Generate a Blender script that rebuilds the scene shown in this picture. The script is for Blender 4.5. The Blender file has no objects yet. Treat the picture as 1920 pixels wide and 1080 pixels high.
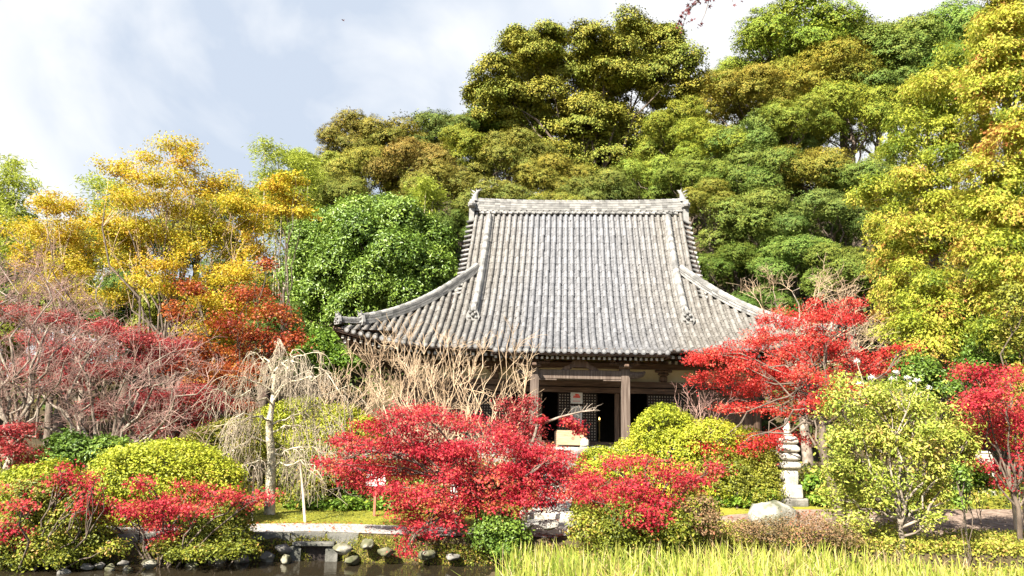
import bpy, math, random
import numpy as np
from mathutils import Matrix, Vector

SC = bpy.context.scene
COL = SC.collection
F = 1387.0                      # focal length of the view in photo pixels (1920 wide)
CAMZ = 2.3

# ------------------------------------------------------------------ camera
cam_d = bpy.data.cameras.new("camera")
cam = bpy.data.objects.new("camera", cam_d)
COL.objects.link(cam)
cam_d.sensor_width = 36.0
cam_d.lens = 36.0 * F / 1920.0
cam_d.clip_start = 0.05
cam_d.clip_end = 3000.0
PITCH, ROLL = math.radians(10.375), math.radians(1.398)
cam.matrix_world = Matrix.Translation((0, 0, CAMZ)) @ Matrix.Rotation(math.pi / 2 + PITCH, 4, 'X') @ Matrix.Rotation(ROLL, 4, 'Z')
SC.camera = cam

# ------------------------------------------------------------------ sun, sky, exposure
SUN_EL, SUN_AZ = math.radians(43), math.radians(38)          # azimuth: to the left of straight behind the camera
sdir = Vector((-math.sin(SUN_AZ) * math.cos(SUN_EL), -math.cos(SUN_AZ) * math.cos(SUN_EL), math.sin(SUN_EL)))
sun_d = bpy.data.lights.new("sun", 'SUN')
sun_d.energy = 5.0
sun_d.angle = math.radians(0.5)
sun_d.color = (1.0, 0.95, 0.86)
sun = bpy.data.objects.new("sun", sun_d)
sun.rotation_euler = (-sdir).to_track_quat('-Z', 'Y').to_euler()
sun.location = sdir * 60
COL.objects.link(sun)

world = bpy.data.worlds.new("World")
SC.world = world
world.use_nodes = True
wn, wl = world.node_tree.nodes, world.node_tree.links
wn.clear()
out = wn.new('ShaderNodeOutputWorld')
sky = wn.new('ShaderNodeTexSky')
sky.sky_type = 'NISHITA'
sky.sun_disc = False
sky.sun_elevation = SUN_EL
sky.sun_rotation = math.pi + SUN_AZ
bg = wn.new('ShaderNodeBackground')
bg.inputs['Strength'].default_value = 0.06
wl.new(sky.outputs[0], bg.inputs['Color'])
tc = wn.new('ShaderNodeTexCoord')
nz = wn.new('ShaderNodeTexNoise')
nz.inputs['Scale'].default_value = 2.6
nz.inputs['Detail'].default_value = 6
nz.inputs['Roughness'].default_value = 0.52
nz.inputs['Distortion'].default_value = 0.5
wl.new(tc.outputs['Generated'], nz.inputs['Vector'])
# broad grey-blue cloud bank low in the north-west, everything round it thin white cloud
dotn = wn.new('ShaderNodeVectorMath'); dotn.operation = 'DOT_PRODUCT'
bd = Vector((-0.235, 0.86, 0.46)).normalized()
dotn.inputs[1].default_value = bd
wl.new(tc.outputs['Generated'], dotn.inputs[0])
mr = wn.new('ShaderNodeMapRange'); mr.interpolation_type = 'SMOOTHERSTEP'
mr.inputs['From Min'].default_value = 0.925
mr.inputs['From Max'].default_value = 0.955
wl.new(dotn.outputs['Value'], mr.inputs['Value'])
nm = wn.new('ShaderNodeMapRange')
nm.inputs['From Min'].default_value = 0.40
nm.inputs['From Max'].default_value = 0.56
wl.new(nz.outputs['Fac'], nm.inputs['Value'])
mul = wn.new('ShaderNodeMath'); mul.operation = 'MULTIPLY'; mul.use_clamp = True
wl.new(mr.outputs[0], mul.inputs[0]); wl.new(nm.outputs[0], mul.inputs[1])
cc = wn.new('ShaderNodeMix'); cc.data_type = 'RGBA'
cc.inputs[6].default_value = (0.245, 0.248, 0.252, 1)
cc.inputs[7].default_value = (0.152, 0.172, 0.203, 1)
wl.new(mul.outputs[0], cc.inputs[0])
cb = wn.new('ShaderNodeBackground'); cb.inputs['Strength'].default_value = 1.0
wl.new(cc.outputs[2], cb.inputs['Color'])
# cloud cover is thick towards the horizon in front; unseen sky overhead and behind is dimmed to blue to cut fill light
sep = wn.new('ShaderNodeSeparateXYZ'); wl.new(tc.outputs['Generated'], sep.inputs[0])
cv = wn.new('ShaderNodeMapRange'); cv.inputs['From Min'].default_value = 0.25; cv.inputs['From Max'].default_value = 0.62
wl.new(sep.outputs['Y'], cv.inputs['Value'])
ms = wn.new('ShaderNodeMixShader')
cvm = wn.new('ShaderNodeMapRange'); cvm.inputs['To Min'].default_value = 0.15; cvm.inputs['To Max'].default_value = 0.97
wl.new(cv.outputs[0], cvm.inputs['Value'])
wl.new(cvm.outputs[0], ms.inputs[0]); wl.new(bg.outputs[0], ms.inputs[1]); wl.new(cb.outputs[0], ms.inputs[2])
wl.new(ms.outputs[0], out.inputs[0])

SC.view_settings.view_transform = 'Standard'
SC.view_settings.look = 'None'
SC.view_settings.gamma = 1
SC.view_settings.exposure = 2.15
SC.render.engine = 'CYCLES'
SC.cycles.max_bounces = 6
SC.cycles.transparent_max_bounces = 4
SC.cycles.caustics_reflective = False
SC.cycles.caustics_refractive = False

# ------------------------------------------------------------------ geometry of the view
CM = np.array(cam.matrix_world)


def at(px, py, d):
    """the point of the place at depth y = d that the photo shows at pixel px, py"""
    v = CM[:3, :3] @ np.array([(px - 960) / F, -(py - 540) / F, -1.0])
    return np.array([0, 0, CAMZ]) + v * (d / v[1])


def sm(a, b, x):
    t = np.clip((np.asarray(x, float) - a) / (b - a), 0, 1)
    return t * t * (3 - 2 * t)


def vnoise(p, seed, f=1.0, n=7):
    r = np.random.default_rng(seed)
    k = r.normal(size=(n, 3)) * f
    ph = r.uniform(0, 6.28, n)
    return np.sin(np.asarray(p) @ k.T + ph).sum(-1) / math.sqrt(n)


def bank_y(x):
    x = np.asarray(x, float)
    y = 12.8 - 1.1 * sm(-3.5, -7.8, x) + 0.06 * np.sin(x * 1.7) + 0.04 * np.sin(x * 4.1 + 1)
    return y - 0.45 * sm(0.5, 3.5, x) - 0.25 * sm(4, 9, x)


def ground_z(x, y):
    x = np.asarray(x, float); y = np.asarray(y, float)
    land = 0.42 + 0.63 * sm(15.5, 22, y)
    land = land + 0.33 * sm(13.2, 16.3, y) * sm(2.4, 4.4, x) * (1 - .6 * sm(17, 21, y))
    y0 = 36 - 6 * sm(8, 16, x) + 1.2 * np.sin(x * 0.22)
    t = np.maximum(0, y - y0)
    hill = 0.68 * (t - 2 * (1 - np.exp(-t / 2.0)))
    hill = 44 * np.tanh(hill / 44)
    hill = hill * sm(-42, -14, x)
    land = land + hill + 0.035 * np.sin(x * 1.3 + y * .7) * sm(18, 24, y)
    by = bank_y(x)
    z = -0.7 + (land + 0.7) * sm(by - 0.16, by + 0.07, y)
    bed = -0.7 + 0.78 * sm(-0.55, 0.05, x + 0.25 * np.sin(y * 2.3)) * sm(5.0, 6.2, y)
    return np.maximum(z, bed)


# ------------------------------------------------------------------ materials
def new_mat(name):
    m = bpy.data.materials.new(name)
    m.use_nodes = True
    nt = m.node_tree
    for n in list(nt.nodes):
        nt.nodes.remove(n)
    o = nt.nodes.new('ShaderNodeOutputMaterial')
    return m, nt.nodes, nt.links, o


def ramp(nd, stops):
    r = nd.new('ShaderNodeValToRGB')
    e = r.color_ramp.elements
    while len(e) < len(stops):
        e.new(0.5)
    for i, (p, c) in enumerate(stops):
        e[i].position = p
        e[i].color = (*c, 1)
    return r


def leaf_mat(name, stops, transl=0.3, rough=0.55, use_color=False, spec=0.25):
    m, nd, ln, o = new_mat(name)
    a = nd.new('ShaderNodeAttribute'); a.attribute_name = 'tint'
    r = ramp(nd, stops)
    ln.new(a.outputs['Fac'], r.inputs[0])
    col = r.outputs[0]
    if use_color:
        oi = nd.new('ShaderNodeObjectInfo')
        mx = nd.new('ShaderNodeMix'); mx.data_type = 'RGBA'; mx.blend_type = 'MULTIPLY'
        mx.inputs[0].default_value = 1
        ln.new(col, mx.inputs[6]); ln.new(oi.outputs['Color'], mx.inputs[7])
        col = mx.outputs[2]
    p = nd.new('ShaderNodeBsdfPrincipled')
    p.inputs['Roughness'].default_value = rough
    p.inputs['Specular IOR Level'].default_value = spec
    ln.new(col, p.inputs['Base Color'])
    t = nd.new('ShaderNodeBsdfTranslucent')
    ln.new(col, t.inputs['Color'])
    mix = nd.new('ShaderNodeMixShader'); mix.inputs[0].default_value = transl
    ln.new(p.outputs[0], mix.inputs[1]); ln.new(t.outputs[0], mix.inputs[2])
    ln.new(mix.outputs[0], o.inputs[0])
    return m


def solid_mat(name, stops, scale=6.0, rough=0.8, bump=0.3, bscale=None, stretch=(1, 1, 1), spec=0.3, detail=6, tint=0.0):
    m, nd, ln, o = new_mat(name)
    tcn = nd.new('ShaderNodeTexCoord')
    mp = nd.new('ShaderNodeMapping'); mp.inputs['Scale'].default_value = stretch
    ln.new(tcn.outputs['Object'], mp.inputs[0])
    n = nd.new('ShaderNodeTexNoise'); n.inputs['Scale'].default_value = scale; n.inputs['Detail'].default_value = detail
    ln.new(mp.outputs[0], n.inputs['Vector'])
    fac = n.outputs['Fac']
    if tint:
        a = nd.new('ShaderNodeAttribute'); a.attribute_name = 'tint'
        mm = nd.new('ShaderNodeMath'); mm.operation = 'MULTIPLY_ADD'
        mm.inputs[1].default_value = tint; 
        ln.new(a.outputs['Fac'], mm.inputs[0]); 
        m2 = nd.new('ShaderNodeMath'); m2.operation = 'MULTIPLY'; m2.inputs[1].default_value = 1 - tint
        ln.new(fac, m2.inputs[0]); ln.new(m2.outputs[0], mm.inputs[2])
        fac = mm.outputs[0]
    r = ramp(nd, stops)
    ln.new(fac, r.inputs[0])
    p = nd.new('ShaderNodeBsdfPrincipled')
    p.inputs['Roughness'].default_value = rough
    p.inputs['Specular IOR Level'].default_value = spec
    ln.new(r.outputs[0], p.inputs['Base Color'])
    if bump:
        n2 = nd.new('ShaderNodeTexNoise'); n2.inputs['Scale'].default_value = bscale or scale * 4; n2.inputs['Detail'].default_value = 5
        ln.new(mp.outputs[0], n2.inputs['Vector'])
        b = nd.new('ShaderNodeBump'); b.inputs['Strength'].default_value = bump; b.inputs['Distance'].default_value = 0.03
        ln.new(n2.outputs['Fac'], b.inputs['Height']); ln.new(b.outputs[0], p.inputs['Normal'])
    ln.new(p.outputs[0], o.inputs[0])
    return m


WOOD = solid_mat('old_wood', [(0.3, (.045, .026, .017)), (0.55, (.10, .06, .038)), (0.8, (.17, .11, .075))], 3, .75, .3, stretch=(6, 6, .6))
WOODH = solid_mat('old_wood_beam', [(0.3, (.05, .028, .018)), (0.55, (.10, .06, .038)), (0.8, (.17, .11, .075))], 3, .75, .3, stretch=(.6, 6, 6))
COLW = solid_mat('column_wood', [(0.3, (.04, .026, .018)), (0.5, (.088, .062, .046)), (0.75, (.15, .115, .09))], 2.5, .8, .3, stretch=(9, 9, .5))
DARK = solid_mat('dark_wood_and_shade', [(0.3, (.012, .008, .006)), (0.8, (.03, .02, .014))], 4, .8, .1)
PLASTER = solid_mat('cream_plaster', [(0.3, (.36, .29, .165)), (0.7, (.46, .38, .23))], 3, .9, .1)
PAPER = solid_mat('shoji_paper', [(0.3, (.42, .33, .24)), (0.7, (.55, .45, .34))], 5, .9, 0)
WHITE = solid_mat('white_paint', [(0.3, (.50, .48, .44)), (0.7, (.60, .58, .54))], 8, .7, .05)
RED_INK = solid_mat('red_ink', [(0.3, (.55, .05, .03)), (0.7, (.65, .08, .05))], 8, .7, 0)
BLACK_INK = solid_mat('black_ink', [(0.3, (.02, .02, .02)), (0.7, (.04, .04, .04))], 8, .7, 0)
PALE_STONE = solid_mat('pale_stone', [(0.25, (.22, .195, .14)), (0.5, (.38, .345, .28)), (0.8, (.49, .455, .39))], 5, .85, .35, 30)
GREY_STONE = solid_mat('grey_stone', [(0.25, (.05, .047, .038)), (0.5, (.14, .13, .11)), (0.8, (.28, .26, .22))], 4, .9, .5, 22)
MOSS_STONE = solid_mat('mossy_stone', [(0.3, (.035, .045, .012)), (0.45, (.09, .085, .045)), (0.58, (.20, .185, .14)), (0.8, (.36, .33, .26))], 3.5, .9, .5, 20)
BOULDER = solid_mat('boulder_stone', [(0.34, (.05, .06, .025)), (0.44, (.13, .125, .085)), (0.55, (.23, .215, .175)), (0.8, (.34, .32, .265))], 4.2, .9, .6, 14)
GRAVEL = solid_mat('gravel', [(0.3, (.16, .145, .125)), (0.5, (.27, .255, .23)), (0.75, (.38, .355, .32))], 40, .95, .5, 90)
STAKE = solid_mat('stake_wood', [(0.3, (.26, .20, .13)), (0.7, (.42, .35, .26))], 6, .8, .2, stretch=(8, 8, 1))
REDPOST = solid_mat('red_post', [(0.3, (.30, .09, .055)), (0.7, (.42, .14, .09))], 6, .8, .2)
BOXWOOD = solid_mat('box_wood', [(0.3, (.24, .15, .08)), (0.7, (.36, .25, .16))], 4, .7, .2, stretch=(1, 1, 8))
BARK = solid_mat('bark', [(0.3, (.05, .035, .025)), (0.6, (.12, .09, .065)), (0.8, (.22, .18, .14))], 5, .9, .6, 25, (2, 2, .6))
PALEBARK = solid_mat('lichen_bark', [(0.3, (.10, .08, .05)), (0.47, (.30, .26, .17)), (0.7, (.55, .50, .38))], 8, .9, .6, 25)
CHERRYBARK = solid_mat('cherry_bark', [(0.3, (.06, .045, .03)), (0.5, (.17, .135, .10)), (0.75, (.36, .30, .235))], 6, .85, .4, 30)
TWIG_PINK = solid_mat('pink_twig', [(0.3, (.12, .06, .05)), (0.55, (.24, .145, .115)), (0.8, (.36, .25, .20))], 2, .8, 0)
TWIG_TAN = solid_mat('tan_twig', [(0.3, (.22, .14, .08)), (0.55, (.43, .31, .195)), (0.8, (.58, .45, .31))], 2, .8, 0)
TWIG_GREY = solid_mat('grey_twig', [(0.3, (.20, .15, .10)), (0.55, (.38, .31, .22)), (0.8, (.54, .46, .35))], 2, .8, 0)

ML = {
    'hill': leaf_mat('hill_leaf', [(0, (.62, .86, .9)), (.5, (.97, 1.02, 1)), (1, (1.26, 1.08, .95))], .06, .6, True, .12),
    'red': leaf_mat('red_leaf', [(0, (.18, .008, .010)), (.35, (.38, .017, .033)), (.65, (.48, .048, .062)), (.85, (.54, .11, .06)), (1, (.44, .19, .06))], .42, .55, spec=.2),
    'orange': leaf_mat('orange_red_leaf', [(0, (.28, .015, .013)), (.45, (.48, .028, .026)), (.8, (.56, .072, .048)), (1, (.52, .21, .10))], .42, .5),
    'maroon': leaf_mat('maroon_leaf', [(0, (.13, .008, .010)), (.5, (.24, .016, .02)), (1, (.34, .08, .06))], .3, .5),
    'crimson': leaf_mat('crimson_leaf', [(0, (.15, .012, .012)), (.5, (.30, .028, .032)), (1, (.42, .12, .08))], .35, .5),
    'rust': leaf_mat('rust_leaf', [(0, (.13, .014, .008)), (.4, (.26, .04, .012)), (.75, (.34, .10, .018)), (1, (.36, .20, .03))], .35, .5),
    'yellow': leaf_mat('yellow_leaf', [(0, (.17, .19, .018)), (.25, (.38, .34, .022)), (.6, (.50, .37, .026)), (1, (.50, .24, .035))], .42, .5),
    'azalea': leaf_mat('azalea_leaf', [(0, (.09, .12, .010)), (.4, (.25, .28, .016)), (.8, (.37, .37, .028)), (1, (.38, .28, .05))], .3, .5),
    'azalea_olive': leaf_mat('olive_azalea_leaf', [(0, (.07, .085, .012)), (.4, (.18, .19, .02)), (.8, (.26, .25, .03)), (1, (.32, .20, .06))], .3, .5),
    'olive_under': leaf_mat('olive_leaf', [(0, (.04, .055, .008)), (.4, (.12, .14, .014)), (.75, (.23, .24, .022)), (1, (.32, .18, .05))], .3, .5),
    'lemon': leaf_mat('lemon_leaf', [(0, (.12, .16, .018)), (.35, (.24, .29, .036)), (.75, (.43, .42, .08)), (1, (.44, .28, .09))], .35, .5),
    'green': leaf_mat('green_leaf', [(0, (.045, .085, .010)), (.5, (.105, .17, .020)), (1, (.20, .27, .04))], .25, .45, spec=.3),
    'bright': leaf_mat('bright_green_leaf', [(0, (.05, .10, .01)), (.5, (.13, .22, .02)), (1, (.22, .30, .03))], .35, .5),
    'conifer': leaf_mat('conifer_spray', [(0, (.10, .15, .014)), (.3, (.25, .29, .024)), (.6, (.43, .43, .05)), (.8, (.48, .36, .07)), (1, (.36, .14, .04))], .38, .55),
    'glossy': leaf_mat('glossy_leaf', [(0, (.06, .11, .012)), (.5, (.135, .21, .024)), (1, (.25, .32, .05))], .22, .42, spec=.4),
    'dark': leaf_mat('dark_leaf', [(0, (.03, .008, .008)), (.5, (.10, .014, .014)), (1, (.16, .03, .02))], .15, .6),
    'bamboo': leaf_mat('bamboo_leaf', [(0, (.13, .17, .014)), (.5, (.32, .36, .04)), (1, (.48, .50, .10))], .4, .5),
    'iris': leaf_mat('iris_leaf', [(0, (.11, .17, .018)), (.4, (.27, .31, .04)), (.75, (.44, .42, .09)), (1, (.38, .25, .11))], .4, .5),
    'cover': leaf_mat('cover_leaf', [(0, (.09, .12, .015)), (.4, (.25, .26, .03)), (.75, (.36, .33, .05)), (1, (.36, .20, .08))], .3, .6),
    'heath': leaf_mat('heath_leaf', [(0, (.06, .05, .02)), (.4, (.17, .12, .05)), (.8, (.28, .15, .08)), (1, (.36, .12, .06))], .3, .6),
    'twigred': leaf_mat('twig_red', [(0, (.30, .06, .04)), (.5, (.44, .20, .14)), (1, (.52, .32, .22))], .2, .7),
}

# ------------------------------------------------------------------ mesh helpers


def mesh_np(name, V, loops, starts, mats, tint=None, midx=None, smooth=False):
    me = bpy.data.meshes.new(name)
    V = np.asarray(V, np.float32)
    me.vertices.add(len(V)); me.vertices.foreach_set('co', V.ravel())
    me.loops.add(len(loops)); me.loops.foreach_set('vertex_index', np.asarray(loops, np.int32))
    me.polygons.add(len(starts)); me.polygons.foreach_set('loop_start', np.asarray(starts, np.int32))
    if midx is not None:
        me.polygons.foreach_set('material_index', np.asarray(midx, np.int32))
    me.polygons.foreach_set('use_smooth', np.full(len(starts), smooth, bool))
    me.update(calc_edges=True)
    if tint is not None:
        a = me.attributes.new('tint', 'FLOAT', 'FACE')
        a.data.foreach_set('value', np.asarray(tint, np.float32))
    for m in (mats if isinstance(mats, (list, tuple)) else [mats]):
        me.materials.append(m)
    return me


def link(name, me, parent=None):
    o = bpy.data.objects.new(name, me)
    COL.objects.link(o)
    if parent is not None:
        o.parent = parent
    return o


def tag(o, label=None, cat=None, group=None, kind=None):
    if label: o['label'] = label
    if cat: o['category'] = cat
    if group: o['group'] = group
    if kind: o['kind'] = kind
    return o


def thing(name, label, cat, loc=(0, 0, 0), rz=0.0, group=None):
    o = bpy.data.objects.new(name, None)
    o.empty_display_size = 0.3
    COL.objects.link(o)
    o.location = [float(v) for v in loc]
    o.rotation_euler = (0, 0, rz)
    return tag(o, label, cat, group)


class MB:
    """collects simple shapes into one mesh"""
    def __init__(self):
        self.v, self.f, self.m, self.t = [], [], [], []
        self.rng = random.Random(5)

    def poly(self, pts, m=0, t=None):
        b = len(self.v)
        self.v += [tuple(p) for p in pts]
        self.f.append(list(range(b, b + len(pts)))); self.m.append(m)
        self.t.append(self.rng.random() if t is None else t)

    def box(self, x0, x1, y0, y1, z0, z1, m=0, bev=0.0, t=None):
        b = len(self.v)
        if bev <= 0:
            self.v += [(x0, y0, z0), (x1, y0, z0), (x1, y1, z0), (x0, y1, z0), (x0, y0, z1), (x1, y0, z1), (x1, y1, z1), (x0, y1, z1)]
            fs = [(0, 3, 2, 1), (4, 5, 6, 7), (0, 1, 5, 4), (1, 2, 6, 5), (2, 3, 7, 6), (3, 0, 4, 7)]
        else:
            e = bev
            for (z, k) in ((z0, e), (z0 + e, 0), (z1 - e, 0), (z1, e)):
                self.v += [(x0 + k, y0 + k, z), (x1 - k, y0 + k, z), (x1 - k, y1 - k, z), (x0 + k, y1 - k, z)]
            fs = [(0, 3, 2, 1), (12, 13, 14, 15)]
            for r in range(3):
                for i in range(4):
                    j = (i + 1) % 4
                    fs.append((r * 4 + i, r * 4 + j, r * 4 + 4 + j, r * 4 + 4 + i))
        tt = self.rng.random() if t is None else t
        for q in fs:
            self.f.append([b + i for i in q]); self.m.append(m); self.t.append(tt)

    def lathe(self, prof, n=16, c=(0, 0, 0), m=0, sq=0.0, rot=0.0):
        """profile of (radius, z); sq > 0 squares the section"""
        b = len(self.v)
        for (r, z) in prof:
            for i in range(n):
                a = 2 * math.pi * i / n + rot
                k = 1.0
                if sq:
                    k = (abs(math.cos(a - rot)) ** sq + abs(math.sin(a - rot)) ** sq) ** (-1 / sq)
                self.v.append((c[0] + r * k * math.cos(a), c[1] + r * k * math.sin(a), c[2] + z))
        L = len(prof)
        tt = self.rng.random()
        for l in range(L - 1):
            for i in range(n):
                j = (i + 1) % n
                self.f.append([b + l * n + i, b + l * n + j, b + (l + 1) * n + j, b + (l + 1) * n + i]); self.m.append(m); self.t.append(tt)
        self.f.append([b + i for i in reversed(range(n))]); self.m.append(m); self.t.append(tt)
        self.f.append([b + (L - 1) * n + i for i in range(n)]); self.m.append(m); self.t.append(tt)

    def tube(self, pts, rad, n=6, m=0):
        V, Fq = tube_arrays([(np.asarray(pts, float), np.asarray(rad, float))], n)
        b = len(self.v)
        self.v += [tuple(p) for p in V]
        tt = self.rng.random()
        for q in Fq:
            self.f.append([b + int(i) for i in q]); self.m.append(m); self.t.append(tt)
        k = len(pts)
        self.f.append([b + i for i in range(n)]); self.m.append(m); self.t.append(tt)
        self.f.append([b + (k - 1) * n + i for i in reversed(range(n))]); self.m.append(m); self.t.append(tt)

    def build(self, name, mats, parent=None, smooth=False):
        loops = [i for q in self.f for i in q]
        starts = np.cumsum([0] + [len(q) for q in self.f[:-1]])
        me = mesh_np(name, np.array(self.v), loops, starts, mats, self.t, self.m, smooth)
        return link(name, me, parent)


def tube_arrays(polys, sides):
    groups = {}
    for p, r in polys:
        groups.setdefault(len(p), []).append((p, r))
    Vs, Fs, base = [], [], 0
    ang = np.arange(sides) * 2 * math.pi / sides
    ca, sa = np.cos(ang), np.sin(ang)
    for n, lst in groups.items():
        P = np.stack([p for p, r in lst]); R = np.stack([r for p, r in lst])
        T = np.gradient(P, axis=1)
        T /= np.linalg.norm(T, axis=2, keepdims=True) + 1e-9
        mt = np.abs(T.mean(1))
        ref = np.zeros((len(lst), 3)); ref[np.arange(len(lst)), mt.argmin(1)] = 1
        X = np.cross(T, ref[:, None, :]); X /= np.linalg.norm(X, axis=2, keepdims=True) + 1e-9
        Y = np.cross(T, X)
        ring = P[:, :, None, :] + R[:, :, None, None] * (ca[None, None, :, None] * X[:, :, None, :] + sa[None, None, :, None] * Y[:, :, None, :])
        M = len(lst)
        Vs.append(ring.reshape(-1, 3))
        idx = base + np.arange(M * n * sides).reshape(M, n, sides)
        nx = np.roll(idx, -1, axis=2)
        q = np.stack([idx[:, :-1], nx[:, :-1], nx[:, 1:], idx[:, 1:]], -1).reshape(-1, 4)
        Fs.append(q)
        base += M * n * sides
    return np.concatenate(Vs), np.concatenate(Fs)


def tubes(name, polys, sides, mat, parent=None):
    V, Fq = tube_arrays(polys, sides)
    me = mesh_np(name, V, Fq.ravel(), np.arange(len(Fq)) * 4, mat, smooth=True)
    return link(name, me, parent)


TPL = {
    'diamond': (np.array([(0, -.5, 0), (.27, 0, .07), (0, .5, 0), (-.27, 0, .07)]), [(0, 1, 2, 3)]),
    'oval': (np.array([(0, -.5, 0), (.2, -.2, .05), (.2, .2, .05), (0, .5, -.06), (-.2, .2, .05), (-.2, -.2, .05)]), [(0, 1, 2, 3), (0, 3, 4, 5)]),
    'star': (np.array([(0, -.35, 0), (.16, -.1, 0), (.5, -.02, -.08), (.2, .12, 0), (.3, .5, -.08), (0, .2, .03), (0, .2, .03), (-.3, .5, -.08), (-.2, .12, 0), (-.5, -.02, -.08), (-.16, -.1, 0)]),
             [(0, 1, 2, 3, 4, 5), (0, 5, 7, 8, 9, 10)]),
    'blade': (np.array([(0, -.5, 0), (.09, 0, .03), (0, .5, -.05), (-.09, 0, .03)]), [(0, 1, 2, 3)]),
    'spray': (np.array([(0, .5, 0), (.10, -.1, .03), (.34, -.35, -.05), (.12, -.28, .0), (0, -.6, -.1), (-.12, -.28, .0), (-.34, -.35, -.05), (-.10, -.1, .03)]),
              [(0, 1, 4, 7), (1, 2, 3, 4), (7, 4, 5, 6)]),
}


class Cloud:
    """leaf-sized faces gathered into one crown"""
    def __init__(self, seed=0):
        self.rng = np.random.default_rng(seed)
        self.C, self.N, self.S, self.T, self.U = [], [], [], [], []

    def add(self, C, N, S, T, U=None):
        n = len(C)
        self.C.append(C); self.N.append(N)
        self.S.append(np.broadcast_to(S, (n,)).astype(float)); self.T.append(np.broadcast_to(T, (n,)).astype(float))
        self.U.append(np.full((n, 3), np.nan) if U is None else U)

    def lump(self, c, rad, ncl, k, sig, size, up=0.35, shell=0.25, low=-0.4, rough=0.16, tbias=0.0, tvar=1.0, hang=None, jit=0.7, freq=2.2):
        r = self.rng
        d = r.normal(size=(ncl, 3)); d /= np.linalg.norm(d, axis=1, keepdims=True)
        flip = (d[:, 2] < low) & (r.random(ncl) < .85)
        d[flip, 2] *= -1
        rr = 1 - shell * r.random(ncl) ** 1.3
        rr *= 1 + rough * vnoise(d, int(r.integers(1e9)), freq)
        rad = np.asarray(rad, float)
        pc = np.asarray(c) + d * rad * rr[:, None]
        cn = d / rad; cn /= np.linalg.norm(cn, axis=1, keepdims=True)
        cn = cn + np.array([0, 0, up])
        ct = np.clip(r.random(ncl) + .22 * vnoise(pc, 12345, 1.3 / max(.25, float(np.mean(rad)))), 0, 1)
        s3 = np.broadcast_to(np.asarray(sig, float), (3,))
        P = (pc[:, None, :] + r.normal(size=(ncl, k, 3)) * s3).reshape(-1, 3)
        N = (cn[:, None, :] + jit * r.normal(size=(ncl, k, 3))).reshape(-1, 3)
        T = np.clip((.55 * ct[:, None] + .45 * r.random((ncl, k))) * tvar + tbias, 0, 1).ravel()
        U = None
        if hang is not None:
            U = np.repeat(d * np.array([1, 1, 0.2]), k, axis=0) + np.array([0, 0, -hang]) + .35 * r.normal(size=(ncl * k, 3))
            U = -U
        self.add(P, N, size * (.7 + .6 * r.random(ncl * k)), T, U)

    def arrays(self, tpl):
        tv, tf = TPL[tpl]
        C = np.concatenate(self.C); N = np.concatenate(self.N); S = np.concatenate(self.S); T = np.concatenate(self.T); U = np.concatenate(self.U)
        N /= np.linalg.norm(N, axis=1, keepdims=True) + 1e-9
        R = self.rng.normal(size=N.shape)
        has = ~np.isnan(U[:, 0])
        R[has] = U[has]
        Y = R - (R * N).sum(1, keepdims=True) * N
        Y /= np.linalg.norm(Y, axis=1, keepdims=True) + 1e-9
        X = np.cross(Y, N)
        nv = len(tv)
        V = C[:, None, :] + S[:, None, None] * (tv[None, :, 0:1] * X[:, None] + tv[None, :, 1:2] * Y[:, None] + tv[None, :, 2:3] * N[:, None])
        n = len(C)
        loc = np.concatenate([np.array(f) for f in tf]); ls = np.cumsum([0] + [len(f) for f in tf[:-1]])
        loops = (np.arange(n)[:, None] * nv + loc[None]).ravel()
        starts = (np.arange(n)[:, None] * len(loc) + ls[None]).ravel()
        return V.reshape(-1, 3), loops, starts, np.repeat(T, len(tf))

    def build(self, name, tpl, mat, parent=None):
        V, l, s, t = self.arrays(tpl)
        return link(name, mesh_np(name, V, l, s, mat, t), parent)


def curve(p0, p1, rng, n=7, rise=0.3, wob=0.08):
    """a bent branch from p0 to p1"""
    p0 = np.asarray(p0, float); p1 = np.asarray(p1, float)
    L = np.linalg.norm(p1 - p0)
    mid = (p0 + p1) / 2 + np.array([0, 0, rise * L]) + rng.normal(size=3) * wob * L
    t = np.linspace(0, 1, n)[:, None]
    P = (1 - t) ** 2 * p0 + 2 * t * (1 - t) * mid + t ** 2 * p1
    P[1:-1] += rng.normal(size=(n - 2, 3)) * wob * L * .25
    return P


def grow(rng, p, d, L, r, depth, out, up=0.1, wob=0.25, nch=(4, 6), ang=0.7, ratio=0.6, rr=0.55, start=0.25, flat=1.0, n=5, rmin=0.004):
    pts = [np.asarray(p, float)]
    d = d / np.linalg.norm(d)
    for i in range(n - 1):
        d = d + rng.normal(size=3) * wob * np.array([1, 1, flat]) + np.array([0, 0, up])
        d /= np.linalg.norm(d)
        pts.append(pts[-1] + d * L / (n - 1))
    P = np.array(pts)
    out.append((P, np.linspace(r, max(rmin, r * .45), n)))
    if depth <= 0:
        return
    for c in range(rng.integers(nch[0], nch[1] + 1)):
        t = start + (1 - start) * rng.random()
        i = min(int(t * (n - 1)), n - 2)
        f = t * (n - 1) - i
        q = P[i] * (1 - f) + P[i + 1] * f
        ax = P[i + 1] - P[i]; ax /= np.linalg.norm(ax)
        s = rng.normal(size=3) * np.array([1, 1, flat]); s -= s.dot(ax) * ax; s /= np.linalg.norm(s) + 1e-9
        a = ang * (0.6 + .8 * rng.random())
        nd = ax * math.cos(a) + s * math.sin(a)
        grow(rng, q, nd, L * ratio * (.7 + .6 * rng.random()), max(rmin, r * rr), depth - 1, out, up, wob, nch, ang, ratio, rr, start, flat, n, rmin)


def split_tubes(polys, thr):
    return [x for x in polys if x[1][0] >= thr], [x for x in polys if x[1][0] < thr]

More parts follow.
